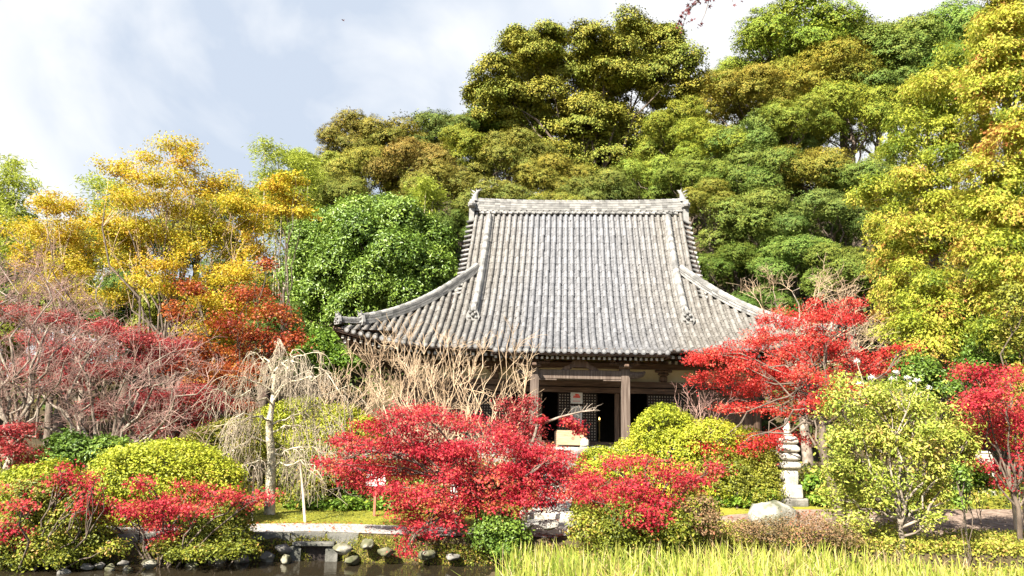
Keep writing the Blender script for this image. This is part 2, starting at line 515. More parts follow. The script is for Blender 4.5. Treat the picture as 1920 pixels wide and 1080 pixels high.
# ================================================================== THE SETTING
def axis(lo, hi, fine, step, coarse):
    a = np.arange(fine[0], fine[1] + 1e-6, step)
    l = fine[0] - np.cumsum(coarse * 1.12 ** np.arange(60)); l = l[l > lo]
    h = fine[1] + np.cumsum(coarse * 1.12 ** np.arange(60)); h = h[h < hi]
    return np.concatenate([[lo], l[::-1], a, h, [hi]])


gx = axis(-600, 600, (-14, 14), .2, .3)
gy = np.concatenate([[-60, -30, -10, 0, 3, 4.5], np.arange(5, 9.9, .35), np.arange(10.2, 14, .06), axis(14.2, 900, (14.3, 30), .4, .5)[1:]])
GX, GY = np.meshgrid(gx, gy)
GZ = ground_z(GX, GY)
nx_, ny_ = len(gx), len(gy)
idx = np.arange(nx_ * ny_).reshape(ny_, nx_)
q = np.stack([idx[:-1, :-1], idx[:-1, 1:], idx[1:, 1:], idx[1:, :-1]], -1).reshape(-1, 4)
cx_ = (GX[:-1, :-1] + GX[1:, 1:]).ravel() / 2; cy_ = (GY[:-1, :-1] + GY[1:, 1:]).ravel() / 2
# 0 = mossy lawn, 1 = woodland floor and bank soil
lawn = sm(.25, .6, cy_ - bank_y(cx_)) * (1 - sm(17.5, 19.5, cy_))
mat_g, nd, ln, o = new_mat('ground_soil')
at_ = nd.new('ShaderNodeAttribute'); at_.attribute_name = 'tint'
tcn = nd.new('ShaderNodeTexCoord')
n1 = nd.new('ShaderNodeTexNoise'); n1.inputs['Scale'].default_value = 1.1; n1.inputs['Detail'].default_value = 8
ln.new(tcn.outputs['Object'], n1.inputs['Vector'])
n2 = nd.new('ShaderNodeTexNoise'); n2.inputs['Scale'].default_value = 22; n2.inputs['Detail'].default_value = 6
ln.new(tcn.outputs['Object'], n2.inputs['Vector'])
rm = ramp(nd, [(0.3, (.07, .075, .010)), (.5, (.16, .155, .018)), (.7, (.23, .20, .03))])
rs = ramp(nd, [(0.3, (.020, .016, .010)), (.55, (.06, .045, .022)), (.75, (.11, .07, .03))])
ad = nd.new('ShaderNodeMath'); ad.operation = 'MULTIPLY_ADD'; ad.inputs[1].default_value = .5
hm = nd.new('ShaderNodeMath'); hm.operation = 'MULTIPLY'; hm.inputs[1].default_value = .5
ln.new(n1.outputs['Fac'], hm.inputs[0]); ln.new(n2.outputs['Fac'], ad.inputs[0]); ln.new(hm.outputs[0], ad.inputs[2])
ln.new(ad.outputs[0], rm.inputs[0]); ln.new(ad.outputs[0], rs.inputs[0])
mx = nd.new('ShaderNodeMix'); mx.data_type = 'RGBA'
ln.new(at_.outputs['Fac'], mx.inputs[0]); ln.new(rs.outputs[0], mx.inputs[6]); ln.new(rm.outputs[0], mx.inputs[7])
pb = nd.new('ShaderNodeBsdfPrincipled'); pb.inputs['Roughness'].default_value = .95
pb.inputs['Specular IOR Level'].default_value = .1
ln.new(mx.outputs[2], pb.inputs['Base Color'])
bp = nd.new('ShaderNodeBump'); bp.inputs['Strength'].default_value = .6; bp.inputs['Distance'].default_value = .04
ln.new(n2.outputs['Fac'], bp.inputs['Height']); ln.new(bp.outputs[0], pb.inputs['Normal'])
ln.new(pb.outputs[0], o.inputs[0])
g = link('ground', mesh_np('ground', np.stack([GX, GY, GZ], -1).reshape(-1, 3), q.ravel(), np.arange(len(q)) * 4, mat_g, lawn, smooth=True))
tag(g, 'mossy garden ground rising into a wooded hill', 'ground', kind='structure')

# water
mat_w, nd, ln, o = new_mat('pond_water')
pb = nd.new('ShaderNodeBsdfPrincipled')
pb.inputs['Base Color'].default_value = (.018, .014, .008, 1); pb.inputs['Roughness'].default_value = .04
pb.inputs['IOR'].default_value = 1.33
pb.inputs['Specular IOR Level'].default_value = .6
tcn = nd.new('ShaderNodeTexCoord'); mp = nd.new('ShaderNodeMapping'); mp.inputs['Scale'].default_value = (1.2, 4, 1)
n1 = nd.new('ShaderNodeTexNoise'); n1.inputs['Scale'].default_value = 2.2; n1.inputs['Detail'].default_value = 3
bp = nd.new('ShaderNodeBump'); bp.inputs['Strength'].default_value = .12; bp.inputs['Distance'].default_value = .03
ln.new(tcn.outputs['Object'], mp.inputs[0]); ln.new(mp.outputs[0], n1.inputs['Vector']); ln.new(n1.outputs['Fac'], bp.inputs['Height'])
ln.new(bp.outputs[0], pb.inputs['Normal']); ln.new(pb.outputs[0], o.inputs[0])
mb = MB(); mb.poly([(-60, -30, 0), (60, -30, 0), (60, 14, 0), (-60, 14, 0)])
tag(mb.build('pond_water', mat_w), 'dark still pond along the garden bank', 'water', kind='structure')


def strip(name, pts, widths, mat, lift=.012, n=60, label=None):
    """a path sheet laid on the ground"""
    pts = np.array(pts, float)
    t = np.linspace(0, len(pts) - 1, n)
    cx = np.interp(t, range(len(pts)), pts[:, 0]); cy = np.interp(t, range(len(pts)), pts[:, 1])
    k = np.ones(5) / 5
    cx = np.convolve(np.pad(cx, 2, 'edge'), k, 'valid'); cy = np.convolve(np.pad(cy, 2, 'edge'), k, 'valid')
    w = np.interp(t, range(len(pts)), widths)
    dx, dy = np.gradient(cx), np.gradient(cy); L = np.hypot(dx, dy)
    nxv, nyv = -dy / L, dx / L
    m = 7
    u = np.linspace(-.5, .5, m)
    jit = .05 * vnoise(np.stack([cx, cy, 0 * cx], 1), 3, 2.5)
    X = cx[:, None] + nxv[:, None] * u[None] * (w + jit)[:, None]
    Y = cy[:, None] + nyv[:, None] * u[None] * (w + jit)[:, None]
    Z = ground_z(X, Y) + lift
    i = np.arange(n * m).reshape(n, m)
    qq = np.stack([i[:-1, :-1], i[1:, :-1], i[1:, 1:], i[:-1, 1:]], -1).reshape(-1, 4)[:, ::-1]
    me = mesh_np(name, np.stack([X, Y, Z], -1).reshape(-1, 3), qq.ravel(), np.arange(len(qq)) * 4, mat, smooth=True)
    return tag(link(name, me), label, 'path', kind='structure')


strip('gravel_path', [(x_, float(bank_y(x_)) + .66) for x_ in (-9, -8, -7, -6, -5, -4, -3, -2, -1, 0, 1)], [1.0] * 11, GRAVEL, label='pale gravel path along the pond bank')
PAVING = solid_mat('paving_stone', [(0.3, (.13, .12, .10)), (0.5, (.25, .235, .20)), (0.75, (.36, .335, .29))], 7, .9, .4, 30)
strip('stone_path', [(0.7, 13.1), (0.85, 16), (1.3, 19), (1.9, 22.5)], [.7, .8, 1.0, 1.5], PAVING, lift=.02, label='pale paved path leading to the hall')
SOILPATH = solid_mat('soil_path', [(0.3, (.07, .045, .03)), (0.5, (.15, .105, .075)), (0.75, (.25, .19, .145))], 9, .95, .4, 50)
strip('earth_path', [(1.2, 13.5), (3.5, 13.9), (6.0, 14.6), (10.5, 15.0), (14, 15.3)], [.9, 1.4, 2.0, 2.2, 2.2], SOILPATH, label='earth path under the trees on the right')

# ================================================================== THE TEMPLE HALL
HYAW = -math.radians(4.191)
hall = thing('temple_hall', 'old wooden temple hall with a big grey tiled hip and gable roof', 'temple', (2.3, 24.5, 0), HYAW)
EZ, EH, GV, HD = 4.83, 8.42, 4.55, 7.0
HM = Matrix.Translation((2.3, 24.5, 0)) @ Matrix.Rotation(HYAW, 4, 'Z')


def prof_z(s):
    s = np.asarray(s, float)
    return np.where(s >= 0, EZ + .46 * s + .0735 * s * s, EZ + .20 * s)


def lift(c, s):
    return .62 * np.clip(1 - c / 4.2, 0, 1) ** 2 * np.clip(1 - s / 5.0, 0, 1)


def front(x, s):
    x, s = np.broadcast_arrays(np.asarray(x, float), np.asarray(s, float))
    return np.stack([x, s, prof_z(s) + lift(EH - np.abs(x), s)], -1)


def back(x, s):
    p = front(x, s); p[..., 1] = 2 * HD - p[..., 1]; return p


def side(sg):
    def f(y, s):
        y, s = np.broadcast_arrays(np.asarray(y, float), np.asarray(s, float))
        return np.stack([sg * (EH - s), y, prof_z(s) + lift(HD - np.abs(y - HD), s)], -1)
    return f


def tile_field(surf, cols, s0f, s1f, sp, sign=1):
    """rows of round cover tiles and stepped pan tiles over a roof surface"""
    V, Fc, T, M = [], [], [], []
    rng = np.random.default_rng(11)
    nb = 0
    e = 1e-3
    for u in cols:
        s0, s1 = s0f(u), s1f(u)
        if s1 - s0 > .25:
            n = max(1, int(round((s1 - s0) / .30)))
            st = np.linspace(s0, s1, n + 1)
            du = rng.normal() * .006
            sa = np.empty(2 * n); ra = np.empty(2 * n)
            sa[0::2] = st[:-1]; sa[1::2] = st[1:] + .0
            ra[0::2] = .084; ra[1::2] = .074
            wob = np.repeat(rng.normal(size=n) * .006, 2)
            c = surf(u + du + wob, sa)
            t = surf(u, sa + .05) - surf(u, sa - .05); t /= np.linalg.norm(t, axis=1, keepdims=True)
            X = surf(u + .05, sa) - surf(u - .05, sa); X /= np.linalg.norm(X, axis=1, keepdims=True)
            N = np.cross(X, t) * sign; N /= np.linalg.norm(N, axis=1, keepdims=True)
            an = np.linspace(-.15, math.pi + .15, 7)
            ring = c[:, None] + ra[:, None, None] * (np.cos(an)[None, :, None] * X[:, None] + np.sin(an)[None, :, None] * N[:, None])
            V.append(ring.reshape(-1, 3))
            i = nb + np.arange(2 * n * 7).reshape(2 * n, 7)
            qq = np.stack([i[:-1, :-1], i[:-1, 1:], i[1:, 1:], i[1:, :-1]], -1).reshape(-1, 4)
            Fc.append(qq)
            tt = np.repeat(np.repeat(rng.random(n), 2)[:-1], 6); T.append(tt); M.append(np.zeros(len(tt)))
            nb += 2 * n * 7
            # round eave disc
            an2 = np.linspace(0, 2 * math.pi, 12, endpoint=False)
            for rr, off, mt in ((.094, -.012, 0), (.060, -.020, 1)):
                dsk = c[0] + t[0] * off + rr * (np.cos(an2)[:, None] * X[0] + np.sin(an2)[:, None] * N[0])
                V.append(dsk); k = nb + np.arange(12); nb += 12
                cc_ = np.stack([k[[0, 3, 6, 9]]], 0)
                quad = np.array([[k[0], k[1], k[2], k[3]], [k[0], k[3], k[4], k[5]], [k[0], k[5], k[6], k[7]], [k[0], k[7], k[8], k[9]], [k[0], k[9], k[10], k[11]]])
                Fc.append(quad); T.append(np.full(5, rng.random())); M.append(np.full(5, mt))
        # pan tiles to the right of this roll
        um = u + sp / 2
        s0, s1 = max(s0f(um), 0 if s0f(u) != s0f(u + sp) else s0f(um)), s1f(um)
        if s1 - s0 > .15:
            n = max(1, int(round((s1 - s0) / .125)))
            st = np.linspace(s0, s1, n + 1)
            uu = np.array([-.5, -.18, .18, .5]) * (sp - .07)
            dip = np.array([-.03, -.075, -.075, -.03])
            sa = np.empty(2 * n); hh = np.empty(2 * n)
            sa[0::2] = st[:-1]; sa[1::2] = st[1:]
            hh[0::2] = .040; hh[1::2] = .004
            hh = hh + np.repeat(rng.normal(size=n) * .003, 2)
            S = surf(um + uu[None, :], sa[:, None])
            S[..., 2] += hh[:, None] + dip[None, :]
            V.append(S.reshape(-1, 3))
            i = nb + np.arange(2 * n * 4).reshape(2 * n, 4)
            qq = np.stack([i[:-1, :-1], i[:-1, 1:], i[1:, 1:], i[1:, :-1]], -1).reshape(-1, 4)
            Fc.append(qq)
            tt = np.repeat(np.repeat(rng.random(n), 2)[:-1], 3) * .8 - .1; T.append(tt); M.append(np.zeros(len(tt)))
            nb += 2 * n * 4
    return np.concatenate(V), np.concatenate(Fc), np.concatenate(T), np.concatenate(M)


SP = .2475
kx = np.arange(-33, 34) * SP


def f0(x):
    return -1.0 if abs(x) < 2.80 else 0.0


def f1(x):
    return 6.85 if abs(x) <= GV else max(0.0, EH - .06 - abs(x))


def g1(y):
    return max(0.0, min(EH - 3.9, y - .05, 14 - y - .05))


# tile material: grey newer tiles in the middle, older lichen-warmed ones outwards, pan by pan
mat_t, nd, ln, o = new_mat('roof_tile')
at_ = nd.new('ShaderNodeAttribute'); at_.attribute_name = 'tint'
tcn = nd.new('ShaderNodeTexCoord')
mp = nd.new('ShaderNodeMapping'); mp.inputs['Scale'].default_value = (1, .35, .35)
ln.new(tcn.outputs['Object'], mp.inputs[0])
n1 = nd.new('ShaderNodeTexNoise'); n1.inputs['Scale'].default_value = .9; n1.inputs['Detail'].default_value = 5
ln.new(mp.outputs[0], n1.inputs['Vector'])
n2 = nd.new('ShaderNodeTexNoise'); n2.inputs['Scale'].default_value = 9; n2.inputs['Detail'].default_value = 7
ln.new(tcn.outputs['Object'], n2.inputs['Vector'])
rg = ramp(nd, [(.2, (.060, .059, .060)), (.5, (.114, .112, .113)), (.75, (.157, .154, .154)), (1, (.23, .225, .225))])
rw = ramp(nd, [(.2, (.062, .053, .042)), (.5, (.118, .107, .091)), (.75, (.168, .155, .136)), (1, (.18, .12, .075))])
ta = nd.new('ShaderNodeMath'); ta.operation = 'MULTIPLY_ADD'; ta.inputs[1].default_value = .34
tb = nd.new('ShaderNodeMath'); tb.operation = 'MULTIPLY'; tb.inputs[1].default_value = .68
ln.new(n2.outputs['Fac'], tb.inputs[0]); ln.new(at_.outputs['Fac'], ta.inputs[0]); ln.new(tb.outputs[0], ta.inputs[2])
ln.new(ta.outputs[0], rg.inputs[0]); ln.new(ta.outputs[0], rw.inputs[0])
sx = nd.new('ShaderNodeSeparateXYZ'); ln.new(tcn.outputs['Object'], sx.inputs[0])
ab = nd.new('ShaderNodeMath'); ab.operation = 'ABSOLUTE'; ln.new(sx.outputs['X'], ab.inputs[0])
wa = nd.new('ShaderNodeMath'); wa.operation = 'MULTIPLY_ADD'; wa.inputs[1].default_value = 4.0
ln.new(n1.outputs['Fac'], wa.inputs[0]); ln.new(ab.outputs[0], wa.inputs[2])
wr = nd.new('ShaderNodeMapRange'); wr.inputs['From Min'].default_value = 3.2; wr.inputs['From Max'].default_value = 6.2
ln.new(wa.outputs[0], wr.inputs['Value'])
mx = nd.new('ShaderNodeMix'); mx.data_type = 'RGBA'
ln.new(wr.outputs[0], mx.inputs[0]); ln.new(rg.outputs[0], mx.inputs[6]); ln.new(rw.outputs[0], mx.inputs[7])
pb = nd.new('ShaderNodeBsdfPrincipled'); pb.inputs['Roughness'].default_value = .62
ln.new(mx.outputs[2], pb.inputs['Base Color']); ln.new(pb.outputs[0], o.inputs[0])
TILE_RIDGE = solid_mat('ridge_tile', [(0.25, (.075, .072, .066)), (0.5, (.165, .158, .145)), (0.75, (.25, .238, .215)), (.95, (.28, .22, .14))], 5, .75, .4, 30, tint=.35)
DISC = solid_mat('eave_disc', [(0.3, (.14, .14, .14)), (.7, (.3, .29, .28))], 8, .7, .2)

# the roof deck under the tiles, one closed sheet per slope
mbd = MB()


def sheet(mb, surf, us, s0f, s1f, n, dz, m=0):
    for a, b in zip(us[:-1], us[1:]):
        a0, a1, b0, b1 = s0f(a), s1f(a), s0f(b), s1f(b)
        for i in range(n):
            P = [surf(a, a0 + (a1 - a0) * i / n), surf(b, b0 + (b1 - b0) * i / n), surf(b, b0 + (b1 - b0) * (i + 1) / n), surf(a, a0 + (a1 - a0) * (i + 1) / n)]
            mb.poly([p + np.array([0, 0, dz]) for p in P], m)


us = np.concatenate([np.linspace(-EH, -GV, 12), np.linspace(-GV + .01, GV - .01, 12), np.linspace(GV, EH, 12)])
z0 = lambda x: 0.0
sheet(mbd, front, us, z0, f1, 10, -.10)
sheet(mbd, back, us, z0, f1, 6, -.10)
sheet(mbd, front, np.linspace(-2.84, 2.84, 6), lambda x: -1.0, lambda x: 0.0, 3, -.10)
uy = np.linspace(0, 14, 25)
for sg in (-1, 1):
    sheet(mbd, side(sg), uy, z0, g1, 6, -.10)
roof = mbd.build('roof', DARK, hall)
for nm, sf, cols, a, b, sgn in (('front_tiles', front, kx, f0, f1, 1), ('side_tiles', side(-1), np.arange(1, 56) * SP, z0, g1, -1), ('side_tiles', side(1), np.arange(1, 56) * SP, z0, g1, 1), ('back_tiles', back, kx, z0, f1, -1)):
    V, Fq, T, M = tile_field(sf, cols, a, b, SP, sgn)
    link(nm, mesh_np(nm, V, Fq.ravel(), np.arange(len(Fq)) * 4, [mat_t, DISC], T, M), roof)


# ridges
def ridge_bar(name, P, w, h, layers, cap_r, parent, seam=.24, rise=0.0):
    """stacked flat tiles with a row of round cap tiles along the polyline P"""
    P = np.asarray(P, float)
    T = np.gradient(P, axis=0); T /= np.linalg.norm(T, axis=1, keepdims=True)
    Xs = np.cross(T, [0, 0, 1.0]); Xs /= np.linalg.norm(Xs, axis=1, keepdims=True)
    mb = MB()
    lh = h / layers
    for l in range(layers):
        ww = w * (1.0 - .10 * l) * (1.12 if l == layers - 1 else 1) / 2
        for i in range(len(P) - 1):
            t = mb.rng.random()
            c = []
            for (k, j) in ((i, 0), (i + 1, 0)):
                for (sx_, zz) in ((-1, l * lh + .006), (1, l * lh + .006), (1, (l + 1) * lh - .012), (-1, (l + 1) * lh - .012)):
                    c.append(P[k] + Xs[k] * sx_ * ww + np.array([0, 0, zz]))
            for qd in ((0, 1, 2, 3), (4, 7, 6, 5), (0, 4, 5, 1), (1, 5, 6, 2), (2, 6, 7, 3), (3, 7, 4, 0)):
                mb.poly([c[z] for z in qd], 0, t)
    # cap tiles
    L = np.concatenate([[0], np.cumsum(np.linalg.norm(np.diff(P, axis=0), axis=1))])
    n = max(2, int(L[-1] / seam))
    s = np.linspace(0, L[-1], n + 1)
    Q = np.stack([np.interp(s, L, P[:, k]) for k in range(3)], 1) + np.array([0, 0, h])
    for i in range(n):
        mb.tube([Q[i], Q[i] * .06 + Q[i + 1] * .94], [cap_r * 1.08, cap_r * .9], 10)
    return mb.build(name, TILE_RIDGE, parent)


RZ = float(prof_z(6.9))
xs = np.linspace(-GV - .05, GV + .05, 40)
mr_ = ridge_bar('main_ridge', np.stack([xs, xs * 0 + HD, RZ - .08 + .10 * (np.abs(xs) / GV) ** 3], 1), .46, .56, 5, .105, roof)
# wavy row of tiles under the main ridge
mb = MB()
for x in kx[np.abs(kx) < GV - .1]:
    mb.tube([(x - .11, 6.72, RZ - .10), (x + .11, 6.72, RZ - .10)], [.062, .062], 8)
    mb.tube([(x, 6.70, RZ - .02), (x, 6.95, RZ + .03)], [.05, .05], 8)
mb.build('ridge_trim', TILE_RIDGE, mr_, True)


def oni(name, parent, c, sc, face=(0, -1), horn=True):
    """demon-mask ridge-end ornament: shouldered plate, brow, nose, horned finial"""
    mb = MB()
    fx, fy = face
    n = math.hypot(fx, fy); fx, fy = fx / n, fy / n
    px_, py_ = -fy, fx

    def P(a, b, z):   # a across, b forward
        return (c[0] + (px_ * a + fx * b) * sc, c[1] + (py_ * a + fy * b) * sc, c[2] + z * sc)
    outl = [(-.34, -.1), (.34, -.1), (.42, .12), (.33, .38), (.2, .62), (0, .72), (-.2, .62), (-.33, .38), (-.42, .12)]
    fr = [P(a, .1, z) for a, z in outl]; bk = [P(a, -.1, z) for a, z in outl]
    mb.poly(fr); mb.poly(bk[::-1])
    for i in range(len(outl)):
        j = (i + 1) % len(outl)
        mb.poly([fr[i], bk[i], bk[j], fr[j]])
    for a, z, r in ((-.15, .36, .10), (.15, .36, .10), (0, .22, .12), (-.2, .08, .09), (.2, .08, .09), (0, .5, .1)):
        mb.lathe([(r * sc * .3, -r * sc), (r * sc * .9, -r * sc * .4), (r * sc, 0), (r * sc * .8, r * sc * .5), (r * sc * .2, r * sc)], 8, P(a, .14, z))
    if horn:
        for a in (-.16, .16):
            mb.tube([P(a, .06, .5), P(a * 1.3, .1, .72), P(a * 1.25, .2, .86)], [.07 * sc, .055 * sc, .02 * sc], 6)
    return mb.build(name, TILE_RIDGE, parent)


def finial(name, parent, c, sc, lean):
    """upright curled bird-tail tile on the ridge end"""
    mb = MB()
    pts = [(0, 0, 0), (lean * .02, 0, .22), (lean * .08, 0, .42), (lean * .2, -.0, .56), (lean * .3, 0, .60)]
    mb.tube([tuple(np.array(c) + np.array(p) * sc) for p in pts], [.19 * sc, .15 * sc, .10 * sc, .07 * sc, .02 * sc], 8)
    for k, (z, r) in enumerate(((.12, .2), (.3, .15), (.48, .11))):
        mb.tube([tuple(np.array(c) + np.array((-lean * .02, 0, z)) * sc), tuple(np.array(c) + np.array((-lean * .24, -.02, z + .14)) * sc)], [.06 * sc, .012 * sc], 6)
    mb.tube([tuple(np.array(c) + np.array((lean * .12, 0, .46)) * sc), tuple(np.array(c) + np.array((lean * .05, 0, .72)) * sc)], [.06 * sc, .02 * sc], 6)
    return mb.build(name, TILE_RIDGE, parent, True)


for sg in (-1, 1):
    mb = MB()
    x = sg * (GV + .10)
    mb.box(x - .11, x + .11, HD - .42, HD + .42, RZ - .75, RZ + .50, 0, .03)
    mb.box(x - .16, x + .16, HD - .50, HD + .50, RZ + .10, RZ + .36, 0, .05)
    mb.lathe([(.02, -.13), (.11, -.09), (.14, 0), (.11, .09), (.02, .13)], 10, (x, HD - .54, RZ + .24))
    mb.build('ridge_end_block', TILE_RIDGE, roof)
    finial('ridge_finial', roof, (sg * (GV + .02), HD - .1, RZ + .50), .85, -sg)
    # descending ridge down the front slope and the back one
    for sf in (front, back):
        s = np.linspace(6.55, 2.0, 26)
        P = sf(np.full(26, sg * 3.85), s) + np.array([0, 0, .02])
        ridge_bar('descending_ridge', P, .26, .22, 2, .115, roof, seam=.19)
        if sf is front:
            oni('ridge_mask', roof, P[-1] + np.array([0, -.10, -.06]), .62)
        # corner hip ridge
        s = np.linspace(4.35, .75, 22)
        P = sf(sg * (EH - s - .02), s) + np.array([0, 0, .02])
        hr = ridge_bar('hip_ridge', P, .24, .30, 3, .10, roof, seam=.26)
        s2 = np.linspace(1.2, .12, 8)
        P2 = sf(sg * (EH - s2 - .02), s2) + np.array([0, 0, .02]); P2[:, 2] += np.linspace(0, .10, 8)
        ridge_bar('hip_ridge', P2, .20, .14, 2, .085, roof, seam=.26)
        if sf is front:
            dv = P[-1] - P[-2]
            oni('ridge_mask', roof, P[-1] + np.array([0, 0, .02]), .55, (dv[0], dv[1]))
            oni('ridge_mask', roof, P2[-1] + np.array([0, 0, -.02]), .46, (dv[0], dv[1]))
    # verge: rolls laid across the gable edge
    for sf in (front, back):
        mb = MB()
        for s in np.arange(3.3, 6.7, .20):
            p = sf(sg * GV, s)
            mb.tube([p + np.array([-sg * .05, 0, .07]), p + np.array([sg * .28, 0, -.02])], [.06, .07], 8)
        mb.build('verge_tiles', TILE_RIDGE, roof, True)
    # barge board and gable wall
    mb = MB()
    s = np.linspace(3.4, 7, 14)
    A = front(np.full(14, sg * (GV + .08)), s); B = back(np.full(14, sg * (GV + .08)), s)
    for Pq in (A, B):
        for i in range(13):
            a, b = Pq[i], Pq[i + 1]
            for dx in (0.0, -sg * .07):
                mb.poly([a + np.array([dx, 0, -.05]), b + np.array([dx, 0, -.05]), b + np.array([dx, 0, -.40]), a + np.array([dx, 0, -.34])])
            mb.poly([a + np.array([0, 0, -.34]), b + np.array([0, 0, -.40]), b + np.array([-sg * .07, 0, -.40]), a + np.array([-sg * .07, 0, -.34])])
    mb.build('barge_board', WOOD, roof)
    mb = MB()
    x = sg * 3.9
    prof = [front(x, v)[1:] for v in np.linspace(4.4, 7, 8)] + [back(x, v)[1:] for v in np.linspace(7, 4.4, 8)]
    mb.poly([(x, p[0], p[1] - .12) for p in prof])
    mb.poly([(x - sg * .06, p[0], p[1] - .12) for p in prof][::-1])
    for y in (5.2, 6.1, 7, 7.9, 8.8):
        mb.box(x - .05, x + .08 * 1, y - .06, y + .06, 8.0, float(prof_z(min(y, 14 - y))) - .15)
    mb.build('gable_wall', WOOD, roof)

# eave fascia, soffit and rafters
mb = MB()


def fascia(mb, surf, us, s, d0, d1, th, inward):
    for a, b in zip(us[:-1], us[1:]):
        p, r = surf(a, s), surf(b, s); pi, ri = surf(a, s + inward), surf(b, s + inward)
        t0, t1 = np.array([0, 0, -d0]), np.array([0, 0, -d1])
        mb.poly([p + t0, p + t1, r + t1, r + t0]); mb.poly([p + t1, pi + t1, ri + t1, r + t1]); mb.poly([pi + t0, ri + t0, ri + t1, pi + t1])
        mb.poly([p + t0, r + t0, ri + t0, pi + t0])


ue = np.linspace(-EH, EH, 61)
fascia(mb, front, ue, .05, .05, .17, 0, .09)
fascia(mb, front, np.linspace(-2.84, 2.84, 14), -.95, .05, .16, 0, .09)
for sg in (-1, 1):
    fascia(mb, side(sg), np.linspace(0, 14, 45), .05, .05, .17, 0, .09)
    # side faces of the forward porch roof
    xp = sg * 2.84
    mb.box(min(xp, xp - sg * .07), max(xp, xp - sg * .07), -.95, 0.02, EZ - .34, EZ - .215)
mb.build('eave_fascia', WOODH, roof)
mb = MB()
for a, b in zip(ue[:-1], ue[1:]):
    P = []
    for u, s in ((a, .12), (b, .12), (b, 2.1), (a, 2.1)):
        p = front(u, s); p[2] = EZ - .10 + lift(EH - abs(u), s) + .10 * s; P.append(p)
    mb.poly(P)
for sg in (-1, 1):
    for a, b in zip(uy[:-1], uy[1:]):
        P = []
        for u, s in ((a, .12), (b, .12), (b, 2.1), (a, 2.1)):
            p = side(sg)(u, s); p[2] = EZ - .10 + lift(HD - abs(u - HD), s) + .10 * s; P.append(p)
        mb.poly(P)
mb.build('soffit', WOOD, roof)


def rafter(mb, p0, p1, w, h):
    p0, p1 = np.array(p0, float), np.array(p1, float)
    d = p1 - p0; d /= np.linalg.norm(d); X = np.cross(d, [0, 0, 1.0]); X /= np.linalg.norm(X)
    c = [p + X * sx_ * w / 2 + np.array([0, 0, zz]) for p in (p0, p1) for sx_, zz in ((-1, 0), (1, 0), (1, -h), (-1, -h))]
    mb.poly([c[0], c[1], c[2], c[3]], 1)
    for qd in ((0, 4, 5, 1), (1, 5, 6, 2), (2, 6, 7, 3), (3, 7, 4, 0)):
        mb.poly([c[i] for i in qd], 0)


RAFTER_END = solid_mat('rafter_end', [(0.3, (.26, .24, .20)), (0.7, (.40, .37, .31))], 8, .8, 0)
mb = MB()
for x in np.arange(-8.1, 8.11, .215):
    if abs(x) > 2.9:
        l0 = float(lift(EH - abs(x), .2))
        rafter(mb, (x, .20, EZ - .20 + l0), (x, 2.05, EZ - .05 + l0 * .6), .09, .10)
        rafter(mb, (x, .95, EZ - .31 + l0 * .8), (x, 2.05, EZ - .22 + l0 * .6), .09, .11)
for x in np.arange(-2.72, 2.73, .166):
    rafter(mb, (x, -.80, EZ - .375), (x, 1.9, EZ - .12), .075, .085)
for sg in (-1, 1):
    for y in np.arange(.4, 13.7, .215):
        l0 = float(lift(HD - abs(y - HD), .2))
        rafter(mb, (sg * (EH - .2), y, EZ - .20 + l0), (sg * (EH - 2.05), y, EZ - .05 + l0 * .6), .09, .10)
mb.build('rafters', [WOOD, RAFTER_END], roof)
for sg in (-1, 1):
    mb = MB()
    rafter(mb, (sg * (EH - .35), .35, EZ + .30), (sg * (EH - 2.2), 2.2, EZ - .0), .16, .24)
    mb.build('corner_rafter', [WOOD, WHITE], roof)

# walls and frame
FL = 1.60
mb = MB()
for (x0, x1, y0, y1, zz0, zz1) in ((-6.3, -1.5, 2.10, 2.22, 3.86, 5.0), (-1.5, 1.5, 2.10, 2.22, 3.86, 5.0), (1.5, 6.3, 2.10, 2.22, 3.86, 5.0)):
    mb.box(x0 + .002, x1 - .002, y0, y1, zz0, zz1)
for sg in (-1, 1):
    mb.box(min(sg * 6.2, sg * 6.32), max(sg * 6.2, sg * 6.32), 2.24, 12, 2.4, 5.0)
mb.box(-6.3, 6.3, 11.9, 12.0, FL, 5.0)
mb.build('plaster_wall', PLASTER, hall)
mb = MB()
mb.box(-6.18, 6.18, 2.3, 11.88, FL + .002, FL + .05); mb.box(-6.18, 6.18, 2.3, 11.88, 4.72, 4.8)
mb.box(-6.15, 6.15, 8.0, 8.1, FL + .05, 4.7)
mb.build('interior', DARK, hall)
mb = MB()
mb.box(-7.3, 7.3, .4, 13.4, .9, 1.28, 0, .02); mb.box(-6.9, 6.9, .9, 13.0, 1.28, FL, 0, .02)
mb.build('stone_platform', GREY_STONE, hall)
mb = MB()
mb.box(-2.0, 2.0, -.83, .88, 1.20, FL - .102, 0, .02)
for i in range(3):
    mb.box(-1.3, 1.3, -.85 - .32 * (i + 1), -.853 - .32 * i, .8, FL - .02 - .17 * (i + 1), 0, .015)
mb.build('porch_step', GREY_STONE, hall)
mb = MB(); mb.box(-2.04, 2.04, -.88, .88, FL - .10, FL - .02, 0, .02); mb.build('porch_edge', PALE_STONE, hall)
for x in (-6.2, -4.3, -1.6, 1.6, 4.3, 6.2):
    mb = MB()
    mb.lathe([(.15, FL), (.15, 4.55)], 14, (x, 2.1, 0))
    mb.build('wall_post', WOOD, hall, True)
mb = MB()
mb.box(-6.35, 6.35, 1.93, 2.095, 3.44, 3.62); mb.box(-6.35, 6.35, 1.96, 2.09, 3.66, 3.86)
mb.box(-6.5, 6.5, 1.92, 2.092, 4.30, 4.50); mb.box(-6.35, 6.35, 1.93, 2.095, FL + .002, FL + .14)
mb.build('wall_beam', WOODH, hall)
